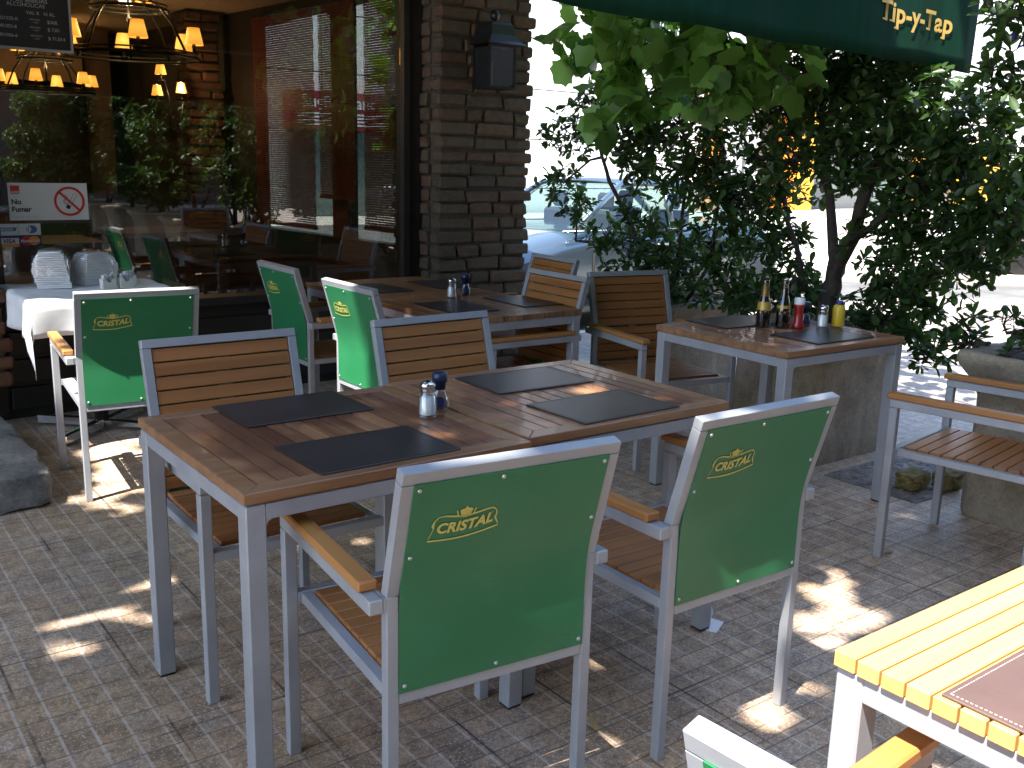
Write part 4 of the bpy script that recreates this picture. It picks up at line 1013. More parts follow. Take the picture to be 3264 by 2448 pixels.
def napkins(loc, rz, n, w, d, h, lb, tilt):
    t = thing('napkin_pack', lb, 'napkins', loc, rz, 'plastic wrapped packs of paper napkins'); g = random.Random(n)
    mb = MB(); z = 0
    for k in range(n):
        hh = h/n; dx = g.uniform(-.003, .003)+tilt*math.sin(k/n*2.5)*.03; s_ = (1-.12*abs(k/n-.35))*math.sqrt(max(.05, 1-(max(0, k/n-.5)/.62)**2))
        mb.box(-w/2*s_+dx, w/2*s_+dx, -d/2*s_, d/2*s_, z+.0006, z+hh*.93, bev=.001); z += hh
    mb.obj('napkins', 'napkin', t)
    bm = bmesh.new(); bmesh.ops.create_icosphere(bm, subdivisions=4, radius=1)
    for v in bm.verts:
        c = v.co; p = 3.2; k = (abs(c.x)**p+abs(c.y)**p+abs(c.z)**p)**(-1/p); q = c*k
        r = 1+.05*mn.fractal(q*3+Vector((n, 0, 0)), 1, 2, 4)
        v.co = Vector((q.x*(w/2+.012)*r, q.y*(d/2+.012)*r, h/2+.004+q.z*(h/2+.010)*r)); v.co.z = max(.001, v.co.z); v.co.x += tilt*.02
    me = bpy.data.meshes.new('wrap'); bm.to_mesh(me); bm.free(); me.materials.append(MATS['plastic_wrap']); me.polygons.foreach_set('use_smooth', [True]*len(me.polygons))
    o = bpy.data.objects.new('wrap', me); C.objects.link(o); o.parent = t
napkins((1.12, 5.42, .742), R(-14), 17, .165, .15, .185, 'left wrapped stack of white napkins on the white cloth', -.6)
napkins((1.32, 5.49, .742), R(20), 15, .19, .15, .165, 'right wrapped stack of white napkins, rounder, behind the sugar holders', .5)
def holder(x, y, lb):
    t = thing('sugar_holder', lb, 'sugar holder', (x, y, .741), R(8), 'cream sugar packet holders'); mb = MB()
    prof = [(-.034, 0), (.034, 0), (.034, .052), (.016, .052), (.012, .040), (.0, .034), (-.012, .040), (-.016, .052), (-.034, .052)]
    mb.prism(prof, -.022, -.019, axis=1); mb.prism(prof, .019, .022, axis=1); mb.box(-.034, -.0315, -.0188, .0188, 0, .052); mb.box(.0315, .034, -.0188, .0188, 0, .052); mb.box(-.031, .031, -.0188, .0188, 0.0005, .003); mb.obj('box', 'cream_plastic', t)
    g = random.Random(int(x*100)); mb = MB()
    for k in range(14):
        a = g.uniform(-.3, .3); px_ = -.026+.004*k; mb.box(-.0008, .0008, -.015, .015, .0, .062+g.uniform(-.004, .012), M=Matrix.Translation((px_, g.uniform(-.003, .003), .004)) @ Matrix.Rotation(a*.5, 4, 'Y') @ Matrix.Rotation(g.uniform(-.15, .15), 4, 'Z'))
    mb.obj('packets', 'packet_paper', t)
holder(1.335, 5.245, 'left cream holder full of sugar packets on the white cloth')
holder(1.425, 5.25, 'right cream holder full of sugar packets, next to the green chair top')
holder(1.47, 5.36, 'cream holder with packets half hidden behind the other two')
# cutlery tray on the chair
tr_ = thing('cutlery_tray', 'white plastic tray with forks on the seat of the white barred chair', 'tray', (1.10, 4.30, .436), R(20))
mb = MB()
for a in ((-.15, .15, -.10, .10, 0, .006), (-.15, .15, -.10, -.094, .0065, .05), (-.15, .15, .094, .10, .0065, .05), (-.15, -.144, -.0935, .0935, .0065, .05), (.144, .15, -.0935, .0935, .0065, .05)): mb.box(*a, bev=.0015)
mb.obj('tray', 'white_plastic', tr_)
mb = MB()
for k in range(4):
    y = -.05+.03*k; mb.box(-.10, .03, y-.003, y+.003, .012+.004*k, .014+.004*k); mb.box(.03, .05, y-.010, y+.010, .012+.004*k, .014+.004*k)
    for q in (-.008, -.003, .003, .008): mb.box(.05, .09, y+q-.0014, y+q+.0014, .012+.004*k, .0135+.004*k)
mb.obj('forks', 'chrome', tr_)

# ------------------------------------------------------------------ planters
def planter(x, y, lb, w=.60, d=.60, h=.68, seed=1):
    t = thing('planter', lb, 'planter', (x, y, 0), 0, 'rough concrete planters along the terrace edge')
    bm = bmesh.new(); n = 40; levels = [(0, .98), (.02, 1.0), (.16, 1.0), (.30, .985), (.44, .98), (.50, .985), (.56, 1.04), (.60, 1.13), (.63, 1.20), (.645, 1.235), (.665, 1.235), (.68, 1.215), (.68, 1.06), (.655, 1.02), (.60, .99)]
    rings = []
    for z, s_ in levels:
        ring = []
        for k in range(n*4):
            q, f = divmod(k, n); f = f/n*2-1; c = [(f, -1), (1, f), (-f, 1), (-1, -f)][q]
            ox, oy = (s_-1)*.30, (s_-1)*.30
            p = Vector((c[0]*(w/2*1+ox), c[1]*(d/2+oy), z*h/.68)); nrm = Vector((c[0], c[1], 0)).normalized()
            m_ = max(abs(c[0]), abs(c[1])); mi = min(abs(c[0]), abs(c[1])); p -= nrm*.02*max(0, (mi-.9)*10)
            q_ = p+Vector((x, y, seed)); p += nrm*(mn.fractal(q_*7, 1, 2, 4)*.010+mn.fractal(q_*30, 1, 2, 2)*.004); p.z += mn.fractal(q_*9+Vector((9, 9, 9)), 1, 2, 3)*(.008 if z > .5 else 0)
            ring.append(bm.verts.new(p))
        rings.append(ring)
    N4 = n*4
    for A_, B_ in zip(rings, rings[1:]):
        for i in range(N4): bm.faces.new((A_[i], A_[(i+1) % N4], B_[(i+1) % N4], B_[i]))
    me = bpy.data.meshes.new('basin'); bmesh.ops.recalc_face_normals(bm, faces=bm.faces[:]); bm.to_mesh(me); bm.free(); me.materials.append(MATS['rough_concrete']); me.polygons.foreach_set('use_smooth', [True]*len(me.polygons))
    o = bpy.data.objects.new('basin', me); C.objects.link(o); o.parent = t
    bm = bmesh.new(); bmesh.ops.create_grid(bm, x_segments=20, y_segments=20, size=1)
    for v in bm.verts: v.co = Vector((v.co.x*w*.52, v.co.y*d*.52, .625*h/.68+mn.fractal(v.co*3+Vector((x, y, 0)), 1, 2, 4)*.035+.02))
    me = bpy.data.meshes.new('soil'); bm.to_mesh(me); bm.free(); me.materials.append(MATS['soil']); o = bpy.data.objects.new('soil', me); C.objects.link(o); o.parent = t
    return t
planter(4.25, 3.06, 'concrete planter with the big forked shrub, right behind the bottle table', .60, .56, .66)
planter(4.25, 1.735, 'concrete planter at the right edge behind the bare slatted chair', .62, .60, .71, seed=4)
P3 = planter(4.38, 4.23, 'concrete planter behind the shaded slatted chair, near the pillar', .62, .60, .65, seed=7)
spare = ['second concrete planter behind the camera side of the terrace', 'third concrete planter farther along the terrace edge', 'fourth concrete planter farther along the terrace edge', 'fifth concrete planter farther along the terrace edge', 'fifth mirrored concrete planter down the row']
spare += ['sixth concrete planter, far down the row', 'seventh concrete planter, far down the row', 'farthest concrete planter, end of the row']
for k in range(8): dup(P3, (4.30, .35-1.35*k, 0), 0, spare[k], 'rough concrete planters along the terrace edge')

# ------------------------------------------------------------------ shrubs
def shrub(label, trunks, blobs, seed, leaf=.062, mat='shrub_leaf', tmpl=OVAL, tf=OVAL_F, whorl=7, name='shrub', cat='shrub', group='glossy leaved shrubs in the planters', zmin=.0, keep=None, along=2, roll=.45):
    g = rng(seed); t = thing(name, label, cat, trunks[0][0][0], 0, group); o0 = np.array(trunks[0][0][0], float)
    mb = MB(); nodes_ = []
    for pts, r0, r1 in trunks:
        P = [np.array(p, float) for p in pts]; q = []
        for a, b_ in zip(P, P[1:]):
            for s_ in (0, .33, .66): q.append(a+(b_-a)*s_+g.normal(0, .008, 3))
        q.append(P[-1]); rr = [r0+(r1-r0)*i/(len(q)-1) for i in range(len(q))]
        mb.tube([tuple(p-o0) for p in q], rr, 7); nodes_ += q[len(q)//3:]
    nodes_ = np.array(nodes_)
    pos = []; dirs = []; size = []
    for (bx, by, bz, br, n) in blobs:
        c = np.array([bx, by, bz]); k = np.argmin(np.linalg.norm(nodes_-c, axis=1)); a = nodes_[k]; mid = (a+c)/2+g.normal(0, .05, 3)
        if np.linalg.norm(a-c) > .05: mb.tube([tuple(p-o0) for p in (a, mid, c)], [.011, .008, .006], 5)
        for i in range(n):
            e = g.normal(0, 1, 3); e /= np.linalg.norm(e); rad = br*(.45+.55*g.random()**.6); e_ = c+e*rad*np.array([1, 1, .85])
            if e_[2] < zmin or (keep is not None and not keep(e_)): continue
            m_ = c+(e_-c)*.5+g.normal(0, .03, 3)
            if i % 2 == 0: mb.tube([tuple(p-o0) for p in (c+(e_-c)*.1, m_, e_)], [.0045, .003, .002], 3, cap=False)
            ax = e*.8+np.array([0, 0, .5])+g.normal(0, .3, 3); ax /= np.linalg.norm(ax)
            s1 = np.cross(ax, [0, .3, 1.]); s1 /= np.linalg.norm(s1); s2 = np.cross(ax, s1)
            nl = whorl if g.random() < .8 else whorl-2; ph = g.random()*6
            for q in range(nl):
                th = ph+2*math.pi*q/nl+g.normal(0, .15); sp = g.uniform(.55, 1.25)
                pos.append(e_+ax*g.normal(0, .008)); dirs.append(ax*(1.2-sp)+(s1*math.cos(th)+s2*math.sin(th))*sp+np.array([0, 0, -.1])); size.append(leaf*g.uniform(.65, 1.2))
            for q in range(along):
                f = g.uniform(.3, .9); pos.append(c+(e_-c)*f); dirs.append(g.normal(0, 1, 3)); size.append(leaf*g.uniform(.6, 1.1))
    mb.obj('trunk', 'bark', t)
    V = leaf_arrays(tmpl, tf, np.array(pos)-o0, np.array(dirs), np.array(size), seed, roll)
    cr = leaf_obj('crown', mat, [V], t); return t
def blobs_box(g_seed, x, y, z, n, r, k):
    g = rng(g_seed); return [(g.uniform(*x), g.uniform(*y), g.uniform(*z), r*g.uniform(.75, 1.2), k) for _ in range(n)]
# shrub A: lifts out of the back planter, thin slanting stem, ragged left side
A_blobs = [(4.2, 5.0, 1.62, .20, 26), (4.2, 5.08, 1.30, .17, 18), (4.18, 4.9, 1.12, .13, 12), (4.2, 4.75, 1.78, .20, 24), (4.2, 4.55, 1.62, .24, 40), (4.25, 4.35, 1.45, .24, 40), (4.2, 4.3, 1.72, .26, 46), (4.2, 4.05, 1.60, .26, 50), (4.2, 3.95, 1.36, .22, 40),
   (4.2, 3.8, 1.75, .26, 48), (4.2, 3.75, 1.45, .26, 50), (4.2, 4.62, .98, .15, 18), (4.2, 4.35, 1.10, .16, 18), (4.2, 4.4, .86, .18, 24), (4.2, 4.1, .95, .20, 28), (4.15, 3.95, .84, .20, 30), (4.2, 3.75, 1.02, .22, 34), (4.2, 3.65, .80, .2, 30), (4.3, 4.2, .75, .2, 24), (4.2, 3.6, 1.25, .22, 34)]
shrub('loose leaved shrub with slanting stem next to the brick pillar', [(((4.28, 4.15, .62), (4.2, 4.2, .80), (4.2, 4.42, 1.08), (4.2, 4.62, 1.32), (4.2, 4.74, 1.55)), .022, .010), (((4.3, 4.1, .62), (4.2, 4.0, 1.0), (4.2, 3.98, 1.5)), .016, .008), (((4.25, 4.0, .62), (4.2, 3.75, .9), (4.2, 3.7, 1.5)), .014, .007), (((4.26, 4.3, .62), (4.15, 4.5, .75), (4.1, 4.65, .95)), .010, .005)], A_blobs, 31, leaf=.070)
# shrub B: thick forked trunk behind the bottles
B_blobs = [(4.2, 3.35, 1.72, .28, 60), (4.2, 3.05, 1.80, .28, 64), (4.2, 2.75, 1.78, .28, 64), (4.15, 2.5, 1.68, .26, 56), (4.2, 3.2, 1.45, .26, 40), (4.2, 2.85, 1.52, .26, 60), (4.2, 2.55, 1.42, .26, 58), (4.15, 2.35, 1.55, .22, 44), (4.25, 2.4, 1.25, .24, 44), (4.2, 3.45, 1.22, .22, 34), (4.2, 3.3, 1.00, .2, 30), (4.2, 3.15, .82, .18, 28),
   (4.25, 2.72, 1.15, .20, 24), (4.25, 2.6, 1.00, .2, 30), (4.25, 2.55, .84, .16, 26), (4.2, 2.35, 1.02, .18, 26), (4.2, 2.75, .74, .14, 20), (4.15, 2.48, .70, .10, 12), (4.2, 3.4, .75, .18, 26), (4.25, 2.15, 1.35, .2, 30), (4.2, 2.9, 1.98, .25, 40), (4.2, 3.3, 1.98, .25, 36), (4.25, 2.2, 1.12, .15, 16)]
shrub('large dark shrub with thick forked trunk behind the bottles', [(((4.22, 3.0, .60), (4.2, 2.96, .80), (4.2, 2.93, 1.0)), .060, .045), (((4.2, 2.94, .95), (4.2, 2.99, 1.2), (4.2, 3.08, 1.5), (4.2, 3.1, 1.8)), .030, .014), (((4.2, 2.92, .95), (4.2, 2.82, 1.25), (4.2, 2.74, 1.55), (4.2, 2.7, 1.8)), .040, .016),
   (((4.22, 2.85, .64), (4.2, 2.62, .74), (4.2, 2.42, .95), (4.2, 2.25, 1.08)), .020, .010), (((4.25, 3.1, .62), (4.2, 3.12, .9), (4.2, 3.3, 1.3), (4.2, 3.4, 1.7)), .018, .009), (((4.2, 2.86, 1.1), (4.2, 2.6, 1.3), (4.2, 2.35, 1.5)), .02, .01)], [(x, y, z, r, int(n*1.35)) for x, y, z, r, n in B_blobs], 32, leaf=.070)
# shrub C at the right edge, larger leaves because nearer
C_blobs = [(4.0, 1.95, 1.95, .26, 30), (4.0, 1.75, 1.70, .26, 40), (4.0, 1.95, 1.50, .22, 34), (3.95, 1.75, 1.35, .22, 24), (4.1, 1.55, 1.9, .3, 40), (4.0, 1.98, 1.22, .14, 14), (4.0, 1.9, 2.2, .25, 36), (3.9, 1.72, 2.1, .25, 36), (4.0, 2.12, 1.75, .14, 16), (4.0, 2.10, 2.05, .16, 16), (4.05, 1.8, 1.1, .10, 7), (4.1, 1.6, 1.2, .15, 12)]
shC = shrub('shrub with long pale stem and blue flowers at the right edge', [(((4.2, 1.72, .62), (4.05, 1.72, .85), (4.0, 1.80, 1.10), (4.0, 1.97, 1.25), (4.0, 1.93, 1.6), (4.0, 1.9, 2.0)), .018, .009), (((4.25, 1.65, .62), (4.1, 1.55, 1.2), (4.1, 1.6, 1.9)), .02, .01)], C_blobs, 33, leaf=.075)
g = rng(9); pp = np.array([3.93, 1.93, 1.98])+g.normal(0, 1, (26, 3))*np.array([.03, .07, .06]); dd = g.normal(0, 1, (26, 3))
o0 = np.array([4.2, 1.72, .62]); fl = leaf_obj('flower_cluster', 'petal_blue', [leaf_arrays(OVAL, OVAL_F, np.repeat(pp, 4, 0)-o0, g.normal(0, 1, (104, 3)), np.full(104, .028), 8)], shC)
# low sprays hanging over the rims
shrub('low spray of leaves hanging over the rim of the right planter', [(((4.2, 2.0, .64), (4.05, 2.1, .74), (3.98, 2.2, .70)), .008, .004), (((4.2, 1.9, .64), (4.0, 1.85, .80), (3.95, 1.82, .86)), .008, .004)], [(3.98, 2.22, .70, .08, 9), (4.0, 2.15, .82, .07, 7), (3.98, 2.28, .63, .06, 7), (3.95, 1.95, .84, .06, 5), (3.98, 1.86, .74, .07, 5), (4.0, 2.08, .72, .06, 5)], 34, leaf=.066, along=0)
# copies along the edge behind the camera, mirrored in the window
shD = shrub('dense shrub in the first planter behind the camera side', [(((4.3, .35, .6), (4.28, .4, 1.2), (4.3, .35, 1.8)), .03, .012), (((4.3, .35, .6), (4.2, .1, 1.1), (4.2, -.1, 1.5)), .02, .01)], blobs_box(41, (4.1, 4.5), (-.35, 1.05), (.95, 2.3), 24, .27, 50), 41, leaf=.085)
SHL = ['second dense shrub mirrored in the window', 'third dense shrub mirrored in the window', 'fourth dense shrub mirrored in the window', 'fifth dense shrub mirrored in the window', 'sixth dense shrub, far down the row', 'seventh dense shrub, far down the row', 'last dense shrub at the end of the row']
for k in range(1, 8): dup(shD, (4.3, .35-1.35*k, .6), 2.1*k, SHL[k-1], 'glossy leaved shrubs in the planters')

# broad leaved tree hanging over the shrubs
vb = [(3.75, 4.35, 2.02, .20, 20), (3.7, 4.15, 2.15, .22, 26), (3.7, 3.95, 2.1, .24, 30), (3.7, 3.75, 2.05, .24, 30), (3.7, 3.55, 2.0, .24, 30), (3.7, 3.3, 1.98, .24, 28), (3.72, 3.05, 1.95, .2, 22), (3.72, 4.0, 1.86, .2, 22), (3.7, 3.75, 1.80, .2, 22), (3.72, 3.5, 1.76, .17, 16), (3.72, 4.1, 1.68, .14, 12), (3.74, 3.2, 1.76, .12, 7), (3.74, 2.95, 1.82, .10, 6),
      (3.9, 3.6, 2.4, .35, 40), (4.2, 4.2, 2.5, .4, 50), (4.6, 3.2, 2.9, .5, 60), (4.9, 4.4, 2.8, .5, 60), (5.2, 3.6, 3.2, .5, 60), (4.6, 5.2, 2.6, .3, 40), (4.7, 3.8, 3.5, .5, 60)]
shrub('tree with broad light green lobed leaves hanging below the awning', [(((5.3, 1.0, 0), (5.3, 1.2, 1.8), (5.1, 2.2, 2.9), (4.8, 3.4, 3.4)), .11, .05), (((5.2, 4.3, 2.2), (4.5, 4.0, 2.5), (3.9, 3.8, 2.3), (3.7, 3.6, 2.1)), .03, .008), (((5.0, 4.1, 2.8), (4.6, 3.2, 3.0), (4.4, 2.5, 3.1)), .04, .012), (((4.2, 3.9, 2.45), (3.8, 4.1, 2.2), (3.7, 4.2, 1.9)), .012, .005)],
      [(x, y, z, r*1.15, int(n*.62)) for x, y, z, r, n in vb], 51, leaf=.118, roll=1.3, mat='vine_leaf', tmpl=LOBE, tf=LOBE_F, whorl=3, name='tree', cat='tree', group=None, along=1)

# ------------------------------------------------------------------ unseen shade tree above the terrace; crown cut open for chosen sun patches
S3 = np.array(SUN)
GAPS = [((1.55, .45, .74), .42), ((1.2, .75, .74), .16), ((.80, .50, .80), .26), ((1.95, .35, .7), .35), ((.9, .2, .5), .3),
        ((2.83, 1.85, 0), .05), ((2.57, 1.73, 0), .09), ((2.70, 1.66, 0), .08), ((1.97, 1.40, 0), .03), ((2.02, 1.05, 0), .045), ((2.3, 1.15, 0), .03), ((1.95, .85, .0), .04),
        ((.62, 3.03, 0), .06), ((.76, 3.10, 0), .06), ((.90, 3.15, 0), .03), ((.52, 2.90, 0), .025), ((.98, 2.75, 0), .01),
        ((2.05, 4.02, .80), .15), ((2.06, 4.10, .60), .14), ((2.06, 3.86, .70), .03), ((2.05, 4.12, .40), .15), ((2.06, 3.80, .50), .02), ((2.06, 3.95, .45), .05), ((2.05, 4.1, .2), .1),
        ((.95, 4.05, .80), .10), ((1.12, 4.06, .86), .09), ((1.30, 4.05, .86), .09), ((.92, 4.2, .5), .08), ((1.0, 4.12, .5), .06), ((.88, 4.5, .6), .12), ((1.2, 4.10, .48), .04), ((1.15, 4.8, 0), .06), ((.95, 4.9, .6), .07), ((1.12, 4.9, .62), .06), ((.9, 4.13, .2), .06),
        ((1.60, 1.40, .87), .035), ((1.57, 1.43, .72), .02), ((.95, 1.46, .88), .02), ((1.02, 1.44, .88), .012), ((1.72, 1.40, .88), .012), ((1.95, 1.38, .88), .01),
        ((2.19, 1.93, .74), .02), ((2.12, 2.0, .74), .012), ((1.40, 2.0, .74), .01), ((1.93, 2.2, .74), .012), ((.99, 2.3, .74), .014),
        ((3.68, 2.90, .74), .05), ((3.75, 2.86, .74), .03), ((4.02, 2.42, 2.1), .05), ((4.18, 2.44, 2.02), .07), ((3.95, 2.44, 2.2), .06), ((4.0, 1.88, 1.95), .22), ((3.95, 1.85, 1.5), .10), ((4.1, 2.5, 1.78), .14), ((4.1, 2.1, 1.3), .06), ((4.2, 2.6, 1.2), .04),
        ((3.45, 2.0, .62), .02), ((4.5, .8, .5), .3)]
def shade_tree():
    g = rng(77); n = 38000
    P = np.stack([g.uniform(-7.2, 2.2, n), g.uniform(-3.2, 5.6, n), g.uniform(5.7, 8.5, n)], 1)
    P = P[(((P[:, 0]+1.75)/4.1)**2+((P[:, 1]-1.75)/3.9)**2+((P[:, 2]-7.0)/1.3)**2)**.5 < 1.0+.25*np.array([mn.noise(Vector(p*.6)) for p in P])]
    P = P[(P[:, 1]+.19*0) > -1.9]
    for (c, r) in GAPS:
        c = np.array(c); d = P-c; a = d@S3; dist = np.linalg.norm(d-a[:, None]*S3[None], axis=1)
        P = P[(dist > r+.09)]
    t = thing('shade_tree', 'unseen tall tree shading the terrace, crown gaps shaped for the sun patches', 'tree', (-3.2, 2.4, 0)); o0 = np.array([-3.2, 2.4, 0])
    leaf_obj('crown', 'tree_leaf', [leaf_arrays(LOBE, LOBE_F, P-o0, g.normal(0, 1, P.shape)*np.array([1, 1, .35]), g.uniform(.12, .20, len(P)), 78)], t)
    mb = MB(); mb.tube([(0, 0, 0), (.05, 0, 1.8), (.2, .1, 4.6), (.8, 0, 6.8)], [.19, .16, .13, .07], 12)
    for e in ((2.4, -1.8, 6.8), (2.9, 1.1, 7.0), (-1.2, -1.6, 6.8), (-.9, 1.6, 6.9), (4.0, -.5, 7.2)):
        mb.tube([(.2, .1, 4.5), (e[0]*.45, e[1]*.45, 5.9), e], [.08, .05, .02], 7)
    mb.obj('trunk', 'bark', t)
    return t
sht = shade_tree()
dup(sht, (-1.2, -7.4, 0), 1.9, 'second unseen tall tree, added to shade the mirrored planters')  # copy added out of view to darken the planters in the reflection

# ------------------------------------------------------------------ cars
def car(label, loc, rz, paint, L=4.45, hood=.98, kind='sedan'):
    t = thing('parked_car', label, 'car', loc, rz, 'cars parked in the street')
    hw = .86
    st = [(0.0, .46, .30, .70), (.10, .62, .22, .90), (.30, .72, .20, .96), (.75, .80, .18, .995), (1.15, .90, .18, 1.0), (1.45, .955, .18, 1.0), (2.2, .965, .18, 1.0), (3.0, .97, .18, 1.0), (3.55, .98, .18, 1.0), (3.95, .97, .20, .98), (4.30, .90, .25, .93), (4.42, .75, .32, .85)]
    bm = bmesh.new(); rings = []
    for x, zt, zb_, wf in st:
        w = hw*wf; rings.append([bm.verts.new(p) for p in ((x, -w*.90, zb_), (x, -w*.985, zb_+.10), (x, -w, .50), (x, -w*.985, zt-.14), (x, -w*.93, zt-.02), (x, -w*.62, zt+.025), (x, 0, zt+.035), (x, w*.62, zt+.025), (x, w*.93, zt-.02), (x, w*.985, zt-.14), (x, w, .50), (x, w*.985, zb_+.10), (x, w*.90, zb_))])
    for A_, B_ in zip(rings, rings[1:]):
        for i in range(12): bm.faces.new((A_[i], A_[i+1], B_[i+1], B_[i]))
    bm.faces.new(rings[0]); bm.faces.new(rings[-1][::-1])
    bmesh.ops.recalc_face_normals(bm, faces=bm.faces[:])
    me = bpy.data.meshes.new('body'); bm.to_mesh(me); bm.free(); me.materials.append(MATS[paint]); me.polygons.foreach_set('use_smooth', [True]*len(me.polygons))
    bd_ = bpy.data.objects.new('body', me); C.objects.link(bd_); bd_.parent = t; md = bd_.modifiers.new('s', 'SUBSURF'); md.levels = md.render_levels = 2
    # roof and pillars
    x0, x1, x2, x3, zb_, zr = 1.28, 2.05, 3.20, 3.95, .955, 1.43
    wb, wr = .80, .60
    mb = MB(); N_ = 8
    prof = [(x1-.02, zr-.03), (x1+.25, zr), ((x1+x2)/2, zr+.015), (x2-.2, zr), (x2+.02, zr-.04)]
    R_ = [[mb.bm.verts.new((x, wr*c*1.02, z+.02*(1-c*c)-(.03 if abs(c) > .9 else 0))) for c in (-1, -.85, -.4, 0, .4, .85, 1)] for x, z in prof]
    for A_, B_ in zip(R_, R_[1:]):
        for i in range(6): mb.bm.faces.new((A_[i], A_[i+1], B_[i+1], B_[i]))
    o = mb.obj('roof', paint, t, smooth_all=True); o.modifiers.new('s', 'SOLIDIFY').thickness = .02
    for sy in (-1, 1):
        mb = MB()
        for (a, b_, r) in (((x0, zb_), (x1, zr-.03), .030), ((x2, zr-.04), (x3, zb_), .04), ((2.60, .97), (2.62, zr-.01), .032)):
            mb.tube([(a[0], sy*(wb if a[1] < 1.2 else wr), a[1]), (b_[0], sy*(wr if b_[1] > 1.2 else wb), b_[1])], r, 6)
        mb.tube([(x1-.02, sy*wr, zr-.035), (x2+.02, sy*wr, zr-.045)], .022, 6); mb.obj('window_frame', paint, t)
    for sy in (-1, 1):
        for (xa, xb, xc, xd) in ((x0+.06, 2.58, 2.60, x1+.03), (2.63, x3-.08, x2-.02, 2.64)):
            mb = MB(); mb.poly([(xa, sy*(wb-.012), zb_+.01), (xb, sy*(wb-.012), zb_+.01), (xc, sy*(wr-.005), zr-.04), (xd, sy*(wr-.005), zr-.045)]); mb.obj('side_window', 'car_glass', t)
        mb = MB(); mb.tube([(x0-.15, sy*(wb+.03), zb_+.003), (2.6, sy*(wb+.025), zb_+.012), (x3+.05, sy*(wb+.01), zb_+.012)], .010, 6); mb.obj('belt_trim', 'chrome', t)
        mb = MB(); s_ = bmesh.ops.create_icosphere(mb.bm, subdivisions=3, radius=1)
        for v in s_['verts']: v.co = Vector((1.86+v.co.x*.07, sy*(hw+.08)+v.co.y*.10, 1.02+v.co.z*.075))
        mb.obj('mirror', paint, t, smooth_all=True)
        for hx in (2.42, 3.45):
            mb = MB(); mb.box(hx-.09, hx+.09, sy*(hw+.004)-.02, sy*(hw+.004)+.02, .80, .825, bev=.008); mb.obj('door_handle', 'chrome', t)
        for gx in (1.50, 2.62, 3.62):
            mb = MB(); mb.box(gx, gx+.008, sy*(hw-.001)-.012, sy*(hw-.001)+.003, .28, .90); mb.obj('door_gap', 'joint_dark', t)
    mb = MB(); mb.poly([(x0, -wb+.05, zb_+.0), (x0, wb-.05, zb_+.0), (x1, wr-.03, zr-.03), (x1, -wr+.03, zr-.03)]); mb.obj('windscreen', 'car_glass', t)
    mb = MB(); mb.poly([(x3, -wb+.05, zb_+.0), (x3, wb-.05, zb_+.0), (x2, wr-.03, zr-.04), (x2, -wr+.03, zr-.04)]); mb.obj('rear_window', 'car_glass', t)
    for hx in (2.0, 2.95):
        for sy in (-.36, .36):
            mb = MB(); mb.box(hx, hx+.14, sy-.22, sy+.22, .6, 1.12, bev=.03); mb.box(hx+.03, hx+.11, sy-.11, sy+.11, 1.13, 1.30, bev=.03); mb.obj('car_seat', 'car_interior', t)
    for wx in (.82, 3.55):
        for sy in (-1, 1):
            mb = MB(); Mx = Matrix.Translation((wx, sy*(hw-.10), .315)) @ Matrix.Rotation(R(90), 4, 'X')
            mb.lathe([(.36, -.13*1), (.375, 0), (.365, .112)], 28, M=Matrix.Translation((wx, sy*(hw-.005), .325)) @ Matrix.Rotation(R(90)*sy, 4, 'X')); mb.obj('wheel_arch', 'black_rubber', t)
            mb = MB(); mb.lathe([(.20, -.10), (.30, -.10), (.318, -.06), (.318, .06), (.30, .10), (.20, .10)], 28, M=Mx, caps=False); mb.lathe([(.2, -.09), (.2, .09)], 24, M=Mx); wh = mb.obj('wheel', 'tyre', t)
            mb = MB(); Mo = Matrix.Translation((wx, sy*(hw+.005), .315)) @ Matrix.Rotation(-R(90)*sy, 4, 'X')
            mb.lathe([(.195, -.03), (.205, .012), (.19, .016), (.18, -.01)], 28, M=Mo, caps=False); mb.lathe([(.05, -.02), (.04, .014), (.001, .016)], 16, M=Mo, caps=False)
            for k in range(7): mb.box(.03, .19, -.019, .019, -.006, .010, M=Mo @ Matrix.Rotation(2*math.pi*k/7, 4, 'Z'))
            mb.obj('rim', 'rim_alloy', wh)
    for sy in (-1, 1):
        mb = MB(); s_ = bmesh.ops.create_icosphere(mb.bm, subdivisions=3, radius=1)
        for v in s_['verts']: v.co = Vector((.17+v.co.x*.13, sy*(.62)+v.co.y*.15, .62+v.co.z*.07))
        mb.obj('headlight', 'headlight', t, smooth_all=True)
        mb = MB(); mb.box(4.30, 4.40, sy*.55-.14, sy*.55+.14, .62, .82, bev=.02); mb.obj('tail_light', 'tail_red', t)
    return t
carA = car('silver blue car parked right behind the shrubs beside the brick pillar', (4.70, 7.86, -.15), 0, 'car_silver_blue')
car('white car whose front wheel shows at the right edge', (14.6, 8.3, -.01), R(-35), 'car_white')
car('dark blue car beyond the shrubs, mirrored in the restaurant window', (9.2, -6.6, -.004), R(90), 'car_navy')

